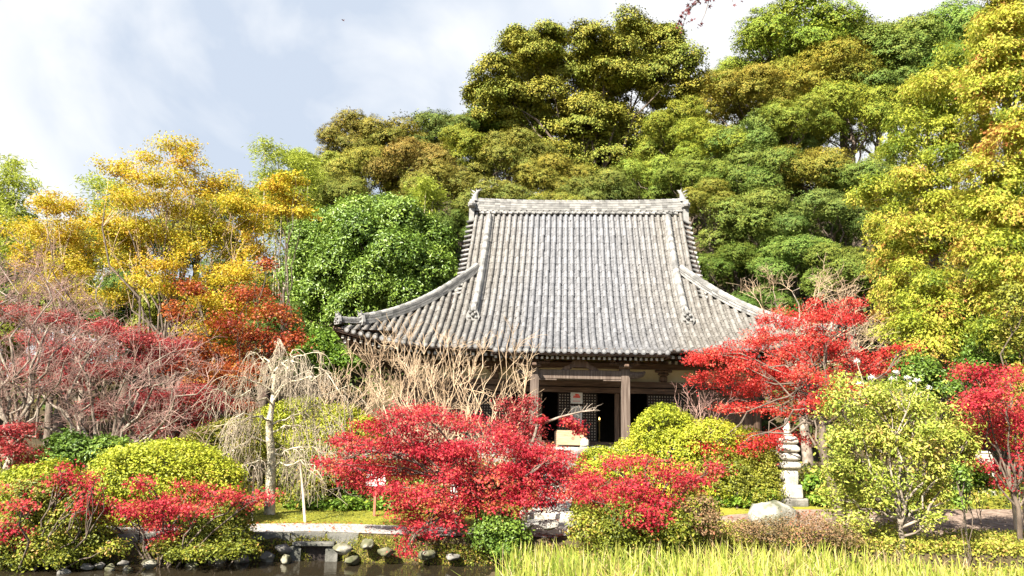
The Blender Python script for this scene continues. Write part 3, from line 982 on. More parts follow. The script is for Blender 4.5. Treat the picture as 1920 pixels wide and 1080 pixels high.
for x in (-6.2, -4.3, -1.6, 1.6, 4.3, 6.2):
    mb = MB()
    mb.box(x - .19, x + .19, 1.80, 2.088, 4.505, 4.62, 0, .03); mb.box(x - .42, x + .42, 1.86, 2.085, 4.625, 4.73, 0, .03)
    mb.box(x - .07, x + .07, 1.2, 2.0, 4.5, 4.6, 0, .02)
    mb.build('bracket', WOOD, hall)
for x in (-3, 3, -5.2, 5.2):
    mb = MB()
    mb.box(x - .13, x + .13, 1.99, 2.09, 3.87, 4.08, 0, .03); mb.box(x - .2, x + .2, 1.99, 2.088, 4.09, 4.2, 0, .05); mb.box(x - .3, x + .3, 1.99, 2.086, 4.2, 4.29, 0, .02)
    mb.build('strut', WOOD, hall)

# doors: dark openings and lattice leaves over paper
def lattice(x0, x1, z0_, z1_, y):
    mb = MB(); mb.box(x0, x1, y + .03, y + .05, z0_, z1_)
    p = mb.build('lattice_door', PAPER, hall)
    mb = MB()
    nx = int(round((x1 - x0) / .095)); nz = int(round((z1_ - z0_) / .095))
    for i in range(nx + 1):
        x = x0 + (x1 - x0) * i / nx
        mb.box(x - .026, x + .026, y, y + .028, z0_, z1_)
    for i in range(nz + 1):
        z = z0_ + (z1_ - z0_) * i / nz
        mb.box(x0 - .026, x1 + .026, y - .004, y + .024, z - .026, z + .026)
    mb.build('lattice', DARK, p)
    return p


lattice(-.70, .64, FL + .16, 3.40, 2.12)
lattice(2.45, 3.95, FL + .16, 3.40, 2.12)
lattice(-3.95, -2.45, FL + .16, 3.40, 2.12)
for sg in (-1, 1):
    for xa, xb in ((1.28, 1.44), (4.0, 4.14)):
        mb = MB(); mb.box(min(sg * xa, sg * xb), max(sg * xa, sg * xb), 2.0, 2.14, FL + .15, 3.43)
        mb.build('door_post', WOOD, hall)
for sg in (-1, 1):
    mb = MB()
    mb.box(min(sg * 4.46, sg * 6.05), max(sg * 4.46, sg * 6.05), 2.06, 2.14, FL + .15, 3.43)
    for i in range(6):
        xx = sg * (4.6 + i * .27); mb.box(xx - .02, xx + .02, 2.03, 2.058, FL + .2, 3.40)
    mb.build('board_wall', WOOD, hall)

# notices on the middle lattice
def notice(name, label, x0, x1, z0_, z1_, marks):
    t = thing(name, label, 'notice', HM @ Vector(((x0 + x1) / 2, 2.10, z0_)), HYAW, None)
    w = (x1 - x0) / 2; h = z1_ - z0_
    mb = MB(); mb.box(-w, w, 0, .008, 0, h); mb.build('paper', WHITE, t)
    mb = MB()
    for (a, b, c, d, m) in marks:
        mb.box(a * w, b * w, -.004, -.001, c * h, d * h, m)
    mb.build('writing', [RED_INK, BLACK_INK], t)


notice('notice', 'square white notice with a red emblem at the top of the lattice door', -.27, .15, 3.05, 3.44,
       [(-.55, -.1, .62, .72, 0), (-.2, .5, .70, .80, 0), (-.6, .6, .52, .60, 0), (-.3, .35, .80, .88, 0), (-.62, .62, .20, .24, 0), (-.1, .62, .60, .68, 0)])
rs_ = random.Random(3)
mk = []
for cxm in (.55, .05, -.45):
    z = .90
    while z > (.12 if cxm > -.2 else .35):
        hgt = rs_.uniform(.06, .10)
        mk.append((cxm - .14, cxm + .14, z - .022, z, 1)); mk.append((cxm - .03, cxm + .03, z - hgt, z - .024, 1)); mk.append((cxm - .12, cxm + .10, z - hgt - .02, z - hgt - .002, 1))
        z -= hgt + .06
notice('notice', 'white notice of vertical handwriting in the middle of the lattice door', -.26, .14, 2.28, 2.96, mk)

# porch columns, beams, frog-leg strut
for sg in (-1, 1):
    x = sg * 1.47
    mb = MB(); mb.box(x - .135, x + .135, -.435, -.165, FL + .10, 4.12, 0, .025)
    c = mb.build('porch_column', COLW, hall)
    mb = MB(); mb.box(x - .22, x + .22, -.52, -.08, FL - .018, FL + .10, 0, .03); mb.build('base_stone', GREY_STONE, c)
    mb = MB()
    mb.box(x - .20, x + .20, -.50, -.10, 4.122, 4.24, 0, .04); mb.box(x - .50, x + .50, -.38, -.22, 4.242, 4.34, 0, .04)
    for dx in (-.40, 0, .40):
        mb.box(x + dx - .09, x + dx + .09, -.40, -.20, 4.342, 4.42, 0, .03)
    mb.box(x - .07, x + .07, -.9, 1.9, 4.15, 4.24, 0, .02)
    mb.build('bracket', WOOD, c)
    mb = MB()
    mb.box(x - .07, x + .07, -.16, 1.93, 3.86, 4.08, 0, .02)
    mb.build('tie_beam', WOOD, c)
    # carved beam nose outside the column
    mb = MB()
    xo = x + sg * .138
    mb.tube([(xo, -.3, 3.93), (xo + sg * .22, -.3, 3.92), (xo + sg * .40, -.3, 3.96), (xo + sg * .5, -.3, 4.05)], [.13, .115, .09, .03], 8)
    mb.build('beam_nose', COLW, c)
mb = MB()
mb.box(-1.33, 1.33, -.41, -.19, 3.76, 4.06, 0, .02)
mb.box(-1.33, -.75, -.425, -.20, 3.72, 3.757, 0, .01); mb.box(.75, 1.33, -.425, -.20, 3.72, 3.757, 0, .01)
mb.build('porch_beam', COLW, hall)
mb = MB(); mb.box(-2.3, 2.3, -.40, -.20, 4.425, 4.50, 0, .02); mb.build('purlin', WOODH, hall)
mb = MB()
ol = [(-.62, 0), (-.50, .10), (-.34, .16), (-.24, .28), (-.12, .34), (.12, .34), (.24, .28), (.34, .16), (.50, .10), (.62, 0), (.36, 0), (.2, .09), (-.2, .09), (-.36, 0)]
A = [(a, -.37, 4.062 + z) for a, z in ol]; B = [(a, -.23, 4.062 + z) for a, z in ol]
mb.poly(A); mb.poly(B[::-1])
for i in range(len(ol)):
    j = (i + 1) % len(ol); mb.poly([A[i], B[i], B[j], A[j]])
mb.box(-.14, .14, -.38, -.22, 4.404, 4.423)
mb.build('frog_leg_strut', WOOD, hall)

# offering box at the door, lamp inside
ob = thing('offering_box', 'pale wooden offering box standing before the lattice door', 'box', HM @ Vector((-.32, .75, FL - .02)), HYAW)
mb = MB(); mb.box(-.48, .48, -.3, .3, .06, .50, 0, .01); mb.build('chest', BOXWOOD, ob)
mb = MB()
for i in range(7):
    mb.box(-.44, .44, -.27 + i * .085, -.23 + i * .085, .502, .54)
mb.build('slats', BOXWOOD, ob)
for x in (-.42, .42):
    mb = MB(); mb.box(x - .06, x + .06, -.32, .32, 0, .058, 0, .01); mb.build('foot', BOXWOOD, ob)
mb = MB(); mb.lathe([(.005, -.01), (.055, -.01), (.055, 0), (.005, 0)], 14, (0, 0, 0))
em = mb.build('crest', REDPOST, ob); em.location = (0.12, -.305, .28); em.rotation_euler = (math.pi / 2, 0, 0)
LAMP, nd, ln, o = new_mat('lamp_glow')
e_ = nd.new('ShaderNodeEmission'); e_.inputs['Color'].default_value = (1, .62, .18, 1); e_.inputs['Strength'].default_value = 1.5
ln.new(e_.outputs[0], o.inputs[0])
BRASS = solid_mat('brass', [(0.3, (.35, .22, .06)), (.7, (.5, .33, .1))], 5, .4, 0)
lt = thing('altar_lamp', 'small glowing brass lamp in the dark doorway right of the lattice door', 'lamp', HM @ Vector((.80, 3.2, FL + .05)), HYAW)
mb = MB(); mb.lathe([(.12, 0), (.13, .03), (.03, .08), (.025, .78), (.07, .82), (.07, .84)], 10); mb.build('stand', BRASS, lt, True)
mb = MB(); mb.lathe([(.008, .85), (.026, .87), (.03, .90), (.016, .94), (.004, .96)], 10); mb.build('flame', LAMP, lt, True)

# ================================================================== TREES AND PLANTS
def lumps_world(L, d0, dj, rng, thick=1.0):
    res = []
    for e in L:
        px, py, rx, ry = e[:4]
        d = d0 + (e[4] if len(e) > 4 else 0) + rng.uniform(-dj, dj)
        res.append((at(px, py, d), np.array([rx * d / F, rx * d / F * thick, ry * d / F])))
    return res


def trunk_poly(base, top, r0, r1, rng, n=8, wob=.04):
    P = curve(base, top, rng, n, 0.0, wob)
    return P, np.linspace(r0, r1, n)


def leafy(name, label, cat, base, L, d0, mat, leaf, dens=60, k=10, sig=.1, tpl='diamond', trunk=None, bark=None, dj=.5, thick=1.0,
          seed=0, group=None, bare=0, barkthin=None, limb_r=.03, extra=None, sink=.15, sat=0, **kw):
    """a tree or bush: base = (px, d) of its foot; L = leaf masses; dens = clusters per square metre of a mass"""
    rng = np.random.default_rng(seed + 100)
    W = lumps_world(L, d0, dj, rng, thick)
    W0 = list(W)
    for c, r in W0:
        for q in range(sat):
            dv = rng.normal(size=3); dv /= np.linalg.norm(dv)
            W.append((c + dv * r * rng.uniform(.85, 1.22), r * rng.uniform(.28, .55)))
    b = at(base[0], 930 if base[1] < 21 else 640, base[1]); b = np.array([b[0], base[1], 0.0]); b[2] = float(ground_z(b[0], b[1]))
    t = thing(name, label, cat, b, 0, group)
    cl = Cloud(seed)
    for c, r in W:
        area = 4 * math.pi * ((r[0] * r[1] + r[0] * r[2] + r[1] * r[2]) / 3)
        n = max(5, int(area * dens * rng.uniform(.8, 1.2)))
        cl.lump(c - b, r, n, k, sig, leaf, tbias=rng.uniform(-.12, .12), **kw)
    cl.build('crown', tpl, mat, t)
    if trunk:
        r0, topz = trunk
        polys = []
        cen = np.array([c for c, r in W]); wts = np.array([r[0] * r[2] for c, r in W])
        mid = (cen * wts[:, None]).sum(0) / wts.sum()
        top = np.array([mid[0] * .55 + b[0] * .45, mid[1] * .55 + b[1] * .45, b[2] + topz])
        TP, TR = trunk_poly(b - np.array([0, 0, sink]), top, r0, r0 * .55, rng)
        TR[0] *= 1.35
        tubes('trunk', [(TP - b, TR)], 10, bark, t)
        thin = []
        for c, r in W0:
            f = rng.uniform(.55, 1.0)
            i = int(f * 7)
            C = curve(TP[i], c, rng, 8, .12, .10)
            polys.append((C - b, np.linspace(max(limb_r, TR[i] * .36), .008, 8)))
            for q in range(4 + bare):
                dd = rng.normal(size=3); dd[2] = abs(dd[2]) * .6; dd /= np.linalg.norm(dd)
                j = rng.integers(4, 8)
                thin.append((curve(C[j], c + dd * r * rng.uniform(.7, 1.08), rng, 5, .06, .12) - b, np.linspace(.011, .004, 5)))
        tubes('limbs', polys, 6, bark, t)
        tubes('twigs', thin, 3, barkthin or bark, t)
    return t


# ---------------------------------------------------------------- the wooded hill behind
def hill_tree_meshes():
    res = []
    for v in range(6):
        rng = np.random.default_rng(40 + v)
        cl = Cloud(50 + v)
        n = 10
        W = []
        for i in range(n):
            a = i * 2.399 + rng.uniform(-.3, .3); h = 1 - (i + .35) / n * 1.18
            rho = math.sqrt(max(0, 1 - h * h))
            d = np.array([math.cos(a) * rho, math.sin(a) * rho, h])
            c = np.array([0, 0, 5.5]) + d * np.array([2.8, 2.8, 2.8]) * rng.uniform(.78, 1.2)
            r = rng.uniform(1.2, 1.8)
            W.append((c, r))
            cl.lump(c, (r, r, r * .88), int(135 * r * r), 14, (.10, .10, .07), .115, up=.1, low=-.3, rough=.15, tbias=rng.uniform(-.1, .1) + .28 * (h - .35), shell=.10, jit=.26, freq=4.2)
            cl.lump(c, (r * .72, r * .72, r * .66), int(26 * r * r), 12, (.14, .14, .12), .22, up=.1, low=-.9, shell=.3, jit=.6)
            cl.lump(c, (r * 1.08, r * 1.08, r * .98), int(9 * r * r), 9, (.10, .10, .10), .15, up=.2, low=-.1, rough=.25, shell=.12, jit=.5)
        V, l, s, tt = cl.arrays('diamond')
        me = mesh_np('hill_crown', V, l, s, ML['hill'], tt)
        polys = [trunk_poly((0, 0, -1.5), (rng.uniform(-.3, .3), rng.uniform(-.3, .3), 5.5), .26, .14, rng)]
        for c, r in W:
            polys.append((curve(polys[0][0][rng.integers(3, 7)], c, rng, 8, .1, .12), np.linspace(.09, .03, 8)))
        Vt, Ft = tube_arrays(polys, 6)
        res.append((me, mesh_np('hill_trunk', Vt, Ft.ravel(), np.arange(len(Ft)) * 4, BARK, smooth=True)))
    return res


HT = hill_tree_meshes()
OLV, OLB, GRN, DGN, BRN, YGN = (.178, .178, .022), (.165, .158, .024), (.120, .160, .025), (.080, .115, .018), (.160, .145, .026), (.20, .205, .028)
HILL = [
    # px, py of the top, depth, width px, colour, label
    (1470, 30, 66, 270, OLV, 'broad olive oak crown rising highest on the hill right of the big open-branched tree'),
    (1575, -14, 67, 250, OLV, 'olive tree cut by the top edge of the photo beside the tall conifer'),
    (1690, -50, 64, 270, GRN, 'green leafy tree at the top edge directly above the yellow-green conifer shoulder'),
    (1640, -95, 70, 250, OLV, 'tall olive crown closing the skyline at the top edge of the photo'),
    (1750, -110, 68, 260, GRN, 'tall green crown behind the shoulder of the conifer at the top edge'),
    (1520, 60, 62, 200, OLV, 'olive crown just under the highest hill crown on the right'),
    (1385, 68, 70, 160, OLV, 'small olive dome on the skyline just right of the big open-branched tree'),
    (1810, -80, 60, 260, GRN, 'green tree behind the top of the tall yellow-green conifer'),
    (1400, 150, 58, 200, OLV, 'olive dome on the slope below the small skyline dome'),
    (1530, 118, 57, 230, OLV, 'wide olive crown in the middle of the upper right slope'),
    (1640, 70, 55, 220, GRN, 'fresh green crown against the upper left edge of the tall conifer'),
    (1275, 215, 56, 170, OLV, 'olive crown tucked under the right limbs of the big open-branched tree'),
    (1340, 240, 52, 170, OLV, 'olive rounded crown on the slope above the right end of the roof ridge'),
    (1430, 225, 50, 190, GRN, 'green crown with a dark hollow beneath it midway up the right slope'),
    (1590, 170, 50, 190, OLV, 'smooth olive dome touching the left edge of the tall conifer'),
    (1490, 195, 48, 160, OLV, 'olive crown between the dark hollow and the smooth dome on the right slope'),
    (1210, 285, 50, 150, YGN, 'yellow-green crown showing over the middle right of the tiled ridge'),
    (1290, 300, 47, 160, GRN, 'dark green crown directly above the right ridge-end ornament'),
    (1400, 285, 46, 190, GRN, 'large fresh green crown right of the roof ridge at half hill height'),
    (1520, 285, 45, 190, OLV, 'olive-green crown beside the conifer at the height of the roof ridge'),
    (1620, 310, 43, 190, GRN, 'green crown half hidden behind the left flank of the tall conifer'),
    (1330, 340, 44, 130, OLV, 'narrow olive tree standing close behind the right gable edge of the roof'),
    (1425, 375, 43, 200, GRN, 'broad grey-green crown right of the upper roof slope'),
    (1550, 370, 40, 190, GRN, 'green crown between the upper roof slope and the conifer'),
    (1375, 465, 42, 150, DGN, 'dark green tree behind the right descending hip of the roof'),
    (1480, 450, 39, 190, GRN, 'green crown above the orange-red maple and right of the hip'),
    (1590, 470, 36, 180, GRN, 'green crown low on the slope touching the conifer above the red maple'),
    (1430, 545, 38, 150, DGN, 'low dark green tree behind the bare twigs above the red maple'),
    (660, 228, 62, 150, OLB, 'orange-tinged olive crown making the left hump of the hill skyline'),
    (745, 236, 60, 170, OLB, 'brown-olive crown second from the left on the hill skyline'),
    (830, 222, 61, 150, GRN, 'green crown on the skyline just left of the big open-branched tree'),
    (895, 210, 63, 130, GRN, 'green crown at the left foot of the big open-branched tree'),
    (600, 292, 55, 150, OLV, 'olive crown under the left hump of the skyline beside the bamboo'),
    (690, 285, 53, 170, OLB, 'brown-olive crown above the top of the round glossy green tree'),
    (785, 272, 52, 180, BRN, 'russet-olive crown between the round green tree and the skyline'),
    (870, 258, 54, 160, OLV, 'olive crown above and left of the left ridge-end ornament'),
    (955, 262, 52, 170, BRN, 'russet-olive crown above the left third of the tiled ridge'),
    (1040, 272, 50, 150, OLV, 'olive crown with a pale bare stub above the middle of the ridge'),
    (1120, 256, 48, 150, GRN, 'dark-edged green crown under the trunk of the big open-branched tree'),
    (555, 345, 50, 150, OLV, 'olive crown between the yellow trees and the round green tree'),
    (640, 330, 50, 150, OLB, 'brown-olive crown touching the upper left of the round green tree'),
    (820, 315, 46, 160, OLB, 'brown-olive crown touching the upper right of the round green tree'),
    (930, 312, 45, 170, BRN, 'russet crown peeping over the left part of the tiled ridge'),
    (1045, 325, 44, 150, OLV, 'low olive crown peeping over the middle of the tiled ridge'),
    (1160, 335, 44, 150, YGN, 'low yellowish crown peeping over the right part of the tiled ridge'),
    (862, 400, 43, 100, DGN, 'dark tree in the gap between the round green tree and the roof'),
    (470, 352, 52, 170, OLV, 'olive tree seen behind the right side of the big yellow tree'),
    (380, 400, 47, 160, OLV, 'olive tree seen through the middle of the big yellow tree'),
    (280, 420, 45, 160, GRN, 'green tree seen through the left side of the big yellow tree'),
    (180, 430, 44, 170, OLV, 'olive tree behind the left yellow tree'),
    (70, 440, 43, 180, DGN, 'dark green tree under the bamboo at the left edge'),
    (40, 500, 38, 170, DGN, 'dark green tree low behind the left yellow tree at the left edge'),
    (150, 520, 37, 180, OLV, 'olive tree low behind the trunks of the left yellow tree'),
    (260, 510, 37, 170, DGN, 'dark green tree low behind the gap between the two yellow trees'),
    (350, 530, 36, 170, OLV, 'olive tree low behind the trunk of the golden tree'),
    (450, 500, 38, 160, DGN, 'dark green tree low behind the rust maple'),
    (510, 560, 36, 130, DGN, 'dark green tree between the rust maple and the round green tree'),
    (-50, 560, 34, 170, OLV, 'olive tree low and cut by the left edge'),
    (-30, 430, 45, 190, GRN, 'green tree cut by the left edge below the bamboo'),
]
trng = random.Random(9)
for i, (px, py, d, w, colr, lab) in enumerate(HILL):
    top = at(px, py, d)
    gz = float(ground_z(top[0], top[1]))
    H = max(5.0, top[2] - gz)
    H2 = min(H, 15)
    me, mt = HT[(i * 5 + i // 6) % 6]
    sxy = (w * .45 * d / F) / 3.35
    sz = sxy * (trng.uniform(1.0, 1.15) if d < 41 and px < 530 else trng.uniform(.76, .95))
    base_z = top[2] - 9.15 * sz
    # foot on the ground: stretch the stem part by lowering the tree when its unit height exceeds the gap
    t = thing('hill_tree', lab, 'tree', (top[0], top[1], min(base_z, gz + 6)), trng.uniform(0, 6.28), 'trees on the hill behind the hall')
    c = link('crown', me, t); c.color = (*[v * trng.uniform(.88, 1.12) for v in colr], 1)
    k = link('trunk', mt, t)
    for ob_ in (c, k):
        ob_.scale = (sxy, sxy, sz)
    if base_z > gz:      # longer stem reaching down to the slope
        Vt, Ft = tube_arrays([(np.array([(0, 0, gz - base_z - .6), (.1, 0, (gz - base_z) * .5), (0, 0, .3)]), np.array([.42, .34, .28]))], 7)
        st = link('trunk', mesh_np('stem', Vt, Ft.ravel(), np.arange(len(Ft)) * 4, BARK, smooth=True), t)

# leaf litter and saplings over the slope between the trees
cl = Cloud(77)
r = cl.rng
n = 5200
hx = r.uniform(-34, 40, n); hy = r.uniform(39, 78, n)
hx[:700] = r.uniform(11.5, 30, 700); hy[:700] = r.uniform(27, 40, 700)
ok_ = ground_z(hx, hy) > 1.3
hx, hy = hx[ok_], hy[ok_]
hp = np.stack([hx, hy, ground_z(hx, hy) + r.uniform(.1, 1.3, len(hx))], 1)
hp = (hp[:, None] + r.normal(size=(len(hx), 9, 3)) * (.5, .5, .35)).reshape(-1, 3)
cl.add(hp, np.array([0, -.4, .8]) + .7 * r.normal(size=hp.shape), .35, np.clip(r.random(len(hp)), 0, 1))
u_ = cl.build('hillside_undergrowth', 'diamond', ML['hill']); u_.color = (.06, .075, .014, 1)
tag(u_, 'dark shrubs and saplings covering the hillside between the trees', 'undergrowth', kind='stuff')

# the big open-branched tree on the hilltop
CAMP = [(975, 88, 42, 24), (1035, 72, 48, 24), (1110, 74, 46, 28), (1190, 68, 50, 32), (1250, 92, 42, 30), (930, 145, 46, 24), (990, 135, 55, 28), (1060, 150, 52, 30),
        (900, 182, 36, 20), (955, 190, 55, 26), (1025, 200, 55, 30), (1135, 180, 46, 28), (1200, 140, 40, 30), (1275, 130, 45, 34), (1300, 172, 34, 30), (1085, 222, 55, 28),
        (1150, 235, 52, 28), (905, 228, 40, 17), (965, 250, 50, 22), (1030, 262, 52, 22), (1110, 285, 46, 24), (1185, 272, 42, 24), (1235, 235, 32, 20), (1160, 110, 40, 20), (1225, 180, 30, 16), (1290, 230, 26, 16)]
CAMP += [(1080, 330, 56, 24), (1150, 342, 50, 24), (1020, 325, 50, 22), (1210, 332, 46, 24), (1000, 290, 46, 20), (1060, 300, 50, 24), (1140, 310, 50, 24), (1210, 300, 46, 22), (1250, 275, 40, 22), (940, 280, 40, 18), (1100, 245, 50, 26), (1000, 225, 50, 24), (1150, 150, 40, 24), (1230, 150, 36, 24), (1100, 120, 40, 20), (1010, 110, 44, 22)]
t = leafy('hilltop_tree', 'huge spreading tree with visible forked limbs and sky gaps on the hilltop', 'tree', (1105, 62), CAMP, 62, ML['hill'], .22, dens=11, k=16,
          sig=(.24, .24, .14), trunk=(.75, 7.5), bark=BARK, dj=2.6, thick=1.1, seed=5, limb_r=.16, up=.3, low=-.3, rough=.35, bare=3, sink=1, sat=3, jit=.4)
for ch in t.children:
    if ch.name.startswith('crown'):
        ch.color = (.190, .182, .026, 1)

# round glossy green tree left of the roof
L = []
rr_ = np.random.default_rng(4)
for i in range(30):
    a = i * 2.399; h = 1 - (i + .5) / 30 * 1.7
    rho = math.sqrt(max(0, 1 - h * h))
    L.append((700 + 128 * math.cos(a) * rho, 520 - 118 * h, 52, 44, -3.2 * rho * math.sin(a)))
L += [(590, 640, 45, 30, -2.5), (560, 590, 40, 40, -2)]
leafy('broadleaf_tree', 'round dense glossy green tree left of the roof', 'tree', (700, 43), L, 43, ML['glossy'], .18, dens=19, k=10, sig=.14, tpl='oval', trunk=(.3, 4), bark=BARK, dj=.3, seed=6, up=.4, rough=.2)
leafy('green_shrub', 'bright green shrub below the left roof corner', 'shrub', (600, 29.5), [(610, 650, 42, 30), (575, 670, 40, 28), (640, 680, 40, 26), (600, 700, 50, 30), (555, 700, 40, 25)], 29.5, ML['bright'], .14, dens=38, k=9, sig=.09, trunk=(.06, 1.0), bark=BARK, seed=7, dj=.4)

# ---------------------------------------------------------------- the tall conifers on the right
def conifer(name, label, base, d0, left, right, y0, y1, seed, trunk_r, H):
    rng = np.random.default_rng(seed)
    b = at(base, 540, d0); b = np.array([b[0], d0, 0.0]); b[2] = float(ground_z(b[0], d0))
    t = thing(name, label, 'tree', b)
    cl = Cloud(seed)
    limbs = []
    TP, TR = trunk_poly(b - np.array([0, 0, .2]), b + np.array([0, 0, H]), trunk_r, .05, rng, 12, .01)
    y = y0
    while y < y1:
        xl = np.interp(y, *left) + rng.uniform(-12, 16); xr = np.interp(y, *right) if not np.isscalar(right) else right
        x = xl + 22
        while x < xr:
            fx = (x - base) / max(60, (xr - xl) * .5)
            dep = d0 - math.sqrt(max(0.05, 1 - min(1, fx * fx * .8))) * 3.2 + rng.uniform(-.5, .5)
            if rng.random() < .93:
                c = at(x + rng.uniform(-14, 14), y + rng.uniform(-14, 14), dep)
                rad = rng.uniform(.42, .76)
                cl.lump(c - b, (rad, rad, rad * .75), int(80 * rad * rad / .36), 15, (.11, .11, .08), .12, up=.55, low=-.3, rough=.3, tbias=rng.choice([0, 0, -.1, -.16, .08, .16, .26]) + rng.uniform(-.1, .1), tvar=.86, hang=.55, jit=.55)
                tz = min(max((c[2] + .6 - b[2]) / H, 0.03), .97)
                i = tz * 11; j = int(i)
                p0 = TP[j] * (1 - i + j) + TP[min(j + 1, 11)] * (i - j)
                limbs.append((curve(p0, c, rng, 6, .05, .05) - b, np.linspace(.045, .010, 6)))
            x += rng.uniform(38, 56)
        y += 30
    cl.build('crown', 'spray', ML['conifer'], t)
    tubes('trunk', [(TP - b, TR)], 10, BARK, t)
    tubes('limbs', limbs, 4, CHERRYBARK, t)
    return t


LB = ([-120, 0, 100, 200, 300, 380, 480, 560, 640, 705], [1900, 1860, 1795, 1705, 1650, 1625, 1655, 1650, 1660, 1700])
conifer('conifer', 'tall yellow-green conifer with drooping rust-tinged sprays nearer the hall', 1760, 25.5, LB, 1840, 120, 690, 21, .30, 13.5)
LB2 = ([-120, 0, 100, 250, 400, 690], [1890, 1855, 1830, 1815, 1820, 1850])
conifer('conifer', 'tall yellow-green conifer at the right edge of the photo rising past the top', 1925, 23.5, LB2, 2090, -110, 640, 22, .34, 17)
leafy('green_shrub', 'dark green shrub in shade under the conifer boughs', 'shrub', (1730, 19), [(1720, 700, 40, 30), (1760, 730, 40, 30), (1690, 740, 35, 30)], 19, ML['green'], .10, dens=50, k=9, sig=.07, trunk=(.05, 1.2), bark=BARK, seed=24)
leafy('green_shrub', 'dark shrub filling the shade under the right-hand conifer', 'shrub', (1890, 21.5), [(1860, 660, 50, 40), (1910, 650, 50, 44), (1950, 690, 50, 44), (1880, 710, 60, 40), (1830, 700, 44, 36)], 21.5, ML['green'], .10, dens=45, k=9, sig=.07, trunk=(.06, 1.2), bark=BARK, seed=26)
leafy('green_shrub', 'yellow-green shrub at the right edge under the conifer', 'shrub', (1925, 17), [(1915, 640, 45, 60), (1930, 740, 50, 60), (1900, 570, 30, 40), (1940, 820, 50, 50)], 17, ML['azalea_olive'], .08, dens=60, k=9, sig=.06, trunk=(.06, 1.4), bark=BARK, seed=25)

# ---------------------------------------------------------------- yellow trees, bamboo and rust maple on the left
Y1 = [(320, 275, 42, 20), (345, 310, 34, 22), (225, 325, 36, 24), (290, 340, 50, 24), (230, 375, 50, 28), (330, 395, 50, 30), (420, 350, 40, 24), (440, 390, 52, 30), (395, 440, 50, 30),
      (465, 425, 40, 30), (270, 440, 50, 30), (195, 420, 36, 24), (480, 470, 34, 28), (460, 520, 44, 30), (410, 530, 44, 28), (300, 500, 42, 22), (240, 490, 40, 20), (440, 580, 48, 28), (400, 610, 36, 24),
      (350, 470, 40, 22), (310, 545, 34, 16), (360, 620, 24, 14), (425, 640, 26, 16), (280, 300, 30, 16), (370, 360, 40, 24), (300, 440, 44, 26), (350, 540, 40, 22), (270, 530, 40, 20), (220, 440, 40, 24), (430, 480, 44, 26), (390, 570, 40, 22)]
leafy('yellow_tree', 'large golden yellow tree with forked bare upper twigs', 'tree', (335, 27), Y1, 27, ML['yellow'], .095, dens=22, k=9, sig=(.17, .17, .09), trunk=(.19, 3.2), bark=BARK, dj=1.3, seed=31, limb_r=.06, bare=7, up=.4, shell=.9, sat=3, rough=.4, barkthin=TWIG_TAN)
Y2 = [(85, 385, 40, 22), (130, 390, 34, 22), (70, 440, 42, 26), (130, 450, 52, 28), (45, 490, 34, 22), (150, 500, 50, 28), (110, 545, 50, 20), (190, 470, 40, 24), (75, 500, 40, 26), (175, 560, 40, 18), (30, 430, 28, 20), (230, 560, 36, 16)]
leafy('yellow_tree', 'lower spreading yellow tree left of the large golden one', 'tree', (120, 28.5), Y2, 28.5, ML['yellow'], .095, dens=22, k=9, sig=(.17, .17, .09), trunk=(.16, 3.0), bark=BARK, dj=1.3, seed=32, limb_r=.05, bare=5, up=.4, shell=.9, sat=3, rough=.4, barkthin=TWIG_TAN)
leafy('yellow_tree', 'small bright yellow tree against the round green tree', 'tree', (535, 33), [(540, 378, 44, 16), (570, 402, 26, 12), (515, 355, 34, 14), (550, 340, 36, 14), (520, 400, 30, 14)], 33, ML['yellow'], .15, dens=14, k=9, sig=(.15, .15, .07), trunk=(.10, 7), bark=BARK, dj=.6, seed=33, limb_r=.03, up=.4, shell=.7)
leafy('rust_maple', 'rust and dark red maple behind the golden tree trunk', 'tree', (455, 24.5), [(470, 560, 50, 26), (510, 592, 44, 20), (545, 602, 24, 9), (480, 635, 54, 22), (330, 590, 34, 22), (360, 545, 34, 18), (400, 670, 50, 22), (520, 655, 32, 12), (440, 700, 50, 22), (380, 730, 50, 24), (420, 760, 46, 20), (500, 500, 26, 14), (430, 610, 40, 24), (550, 640, 34, 18), (460, 670, 44, 26), (360, 650, 44, 24), (320, 690, 40, 20)], 24.5, ML['rust'], .10, dens=20, k=9, sig=(.14, .14, .10), tpl='star', trunk=(.12, 2.6), bark=BARK, dj=.8, seed=34, up=.5, shell=.7)


def bamboo(label, px, d, tops, seed, mat='bamboo'):
    rng = np.random.default_rng(seed)
    b = at(px, 540, d); b = np.array([b[0], d, 0.0]); b[2] = float(ground_z(b[0], d))
    t = thing('bamboo', label, 'bamboo', b)
    cl = Cloud(seed)
    for (tx, ty) in tops:
        tp = at(tx, ty, d + rng.uniform(-1.5, 1.5))
        foot = b + np.array([rng.uniform(-1, 1), rng.uniform(-1, 1), 0]); foot[2] = float(ground_z(foot[0], foot[1])) - .1
        knee = np.array([foot[0] * .4 + tp[0] * .6, foot[1], tp[2] + .3])
        s = np.linspace(0, 1, 14)[:, None]
        P = (1 - s) ** 2 * foot + 2 * s * (1 - s) * knee + s ** 2 * tp
        tubes('culm', [(P - b, np.linspace(.05, .012, 14))], 6, STAKE, t)
        for j in range(5, 14):
            for q in range(5):
                o_ = rng.normal(size=3) * np.array([.55, .55, .22])
                c = P[j] + o_ * (1.2 - j / 22)
                n = 22
                pos = c + rng.normal(size=(n, 3)) * np.array([.26, .26, .16])
                U = np.tile(np.array([o_[0], o_[1], -.5]), (n, 1)) + .35 * rng.normal(size=(n, 3))
                cl.add(pos - b, np.array([0, 0, 1.0]) + .6 * rng.normal(size=(n, 3)), .34, np.clip(rng.random(n) * .7 + rng.uniform(-.05, .3), 0, 1), U)
    cl.build('foliage', 'blade', ML[mat], t)


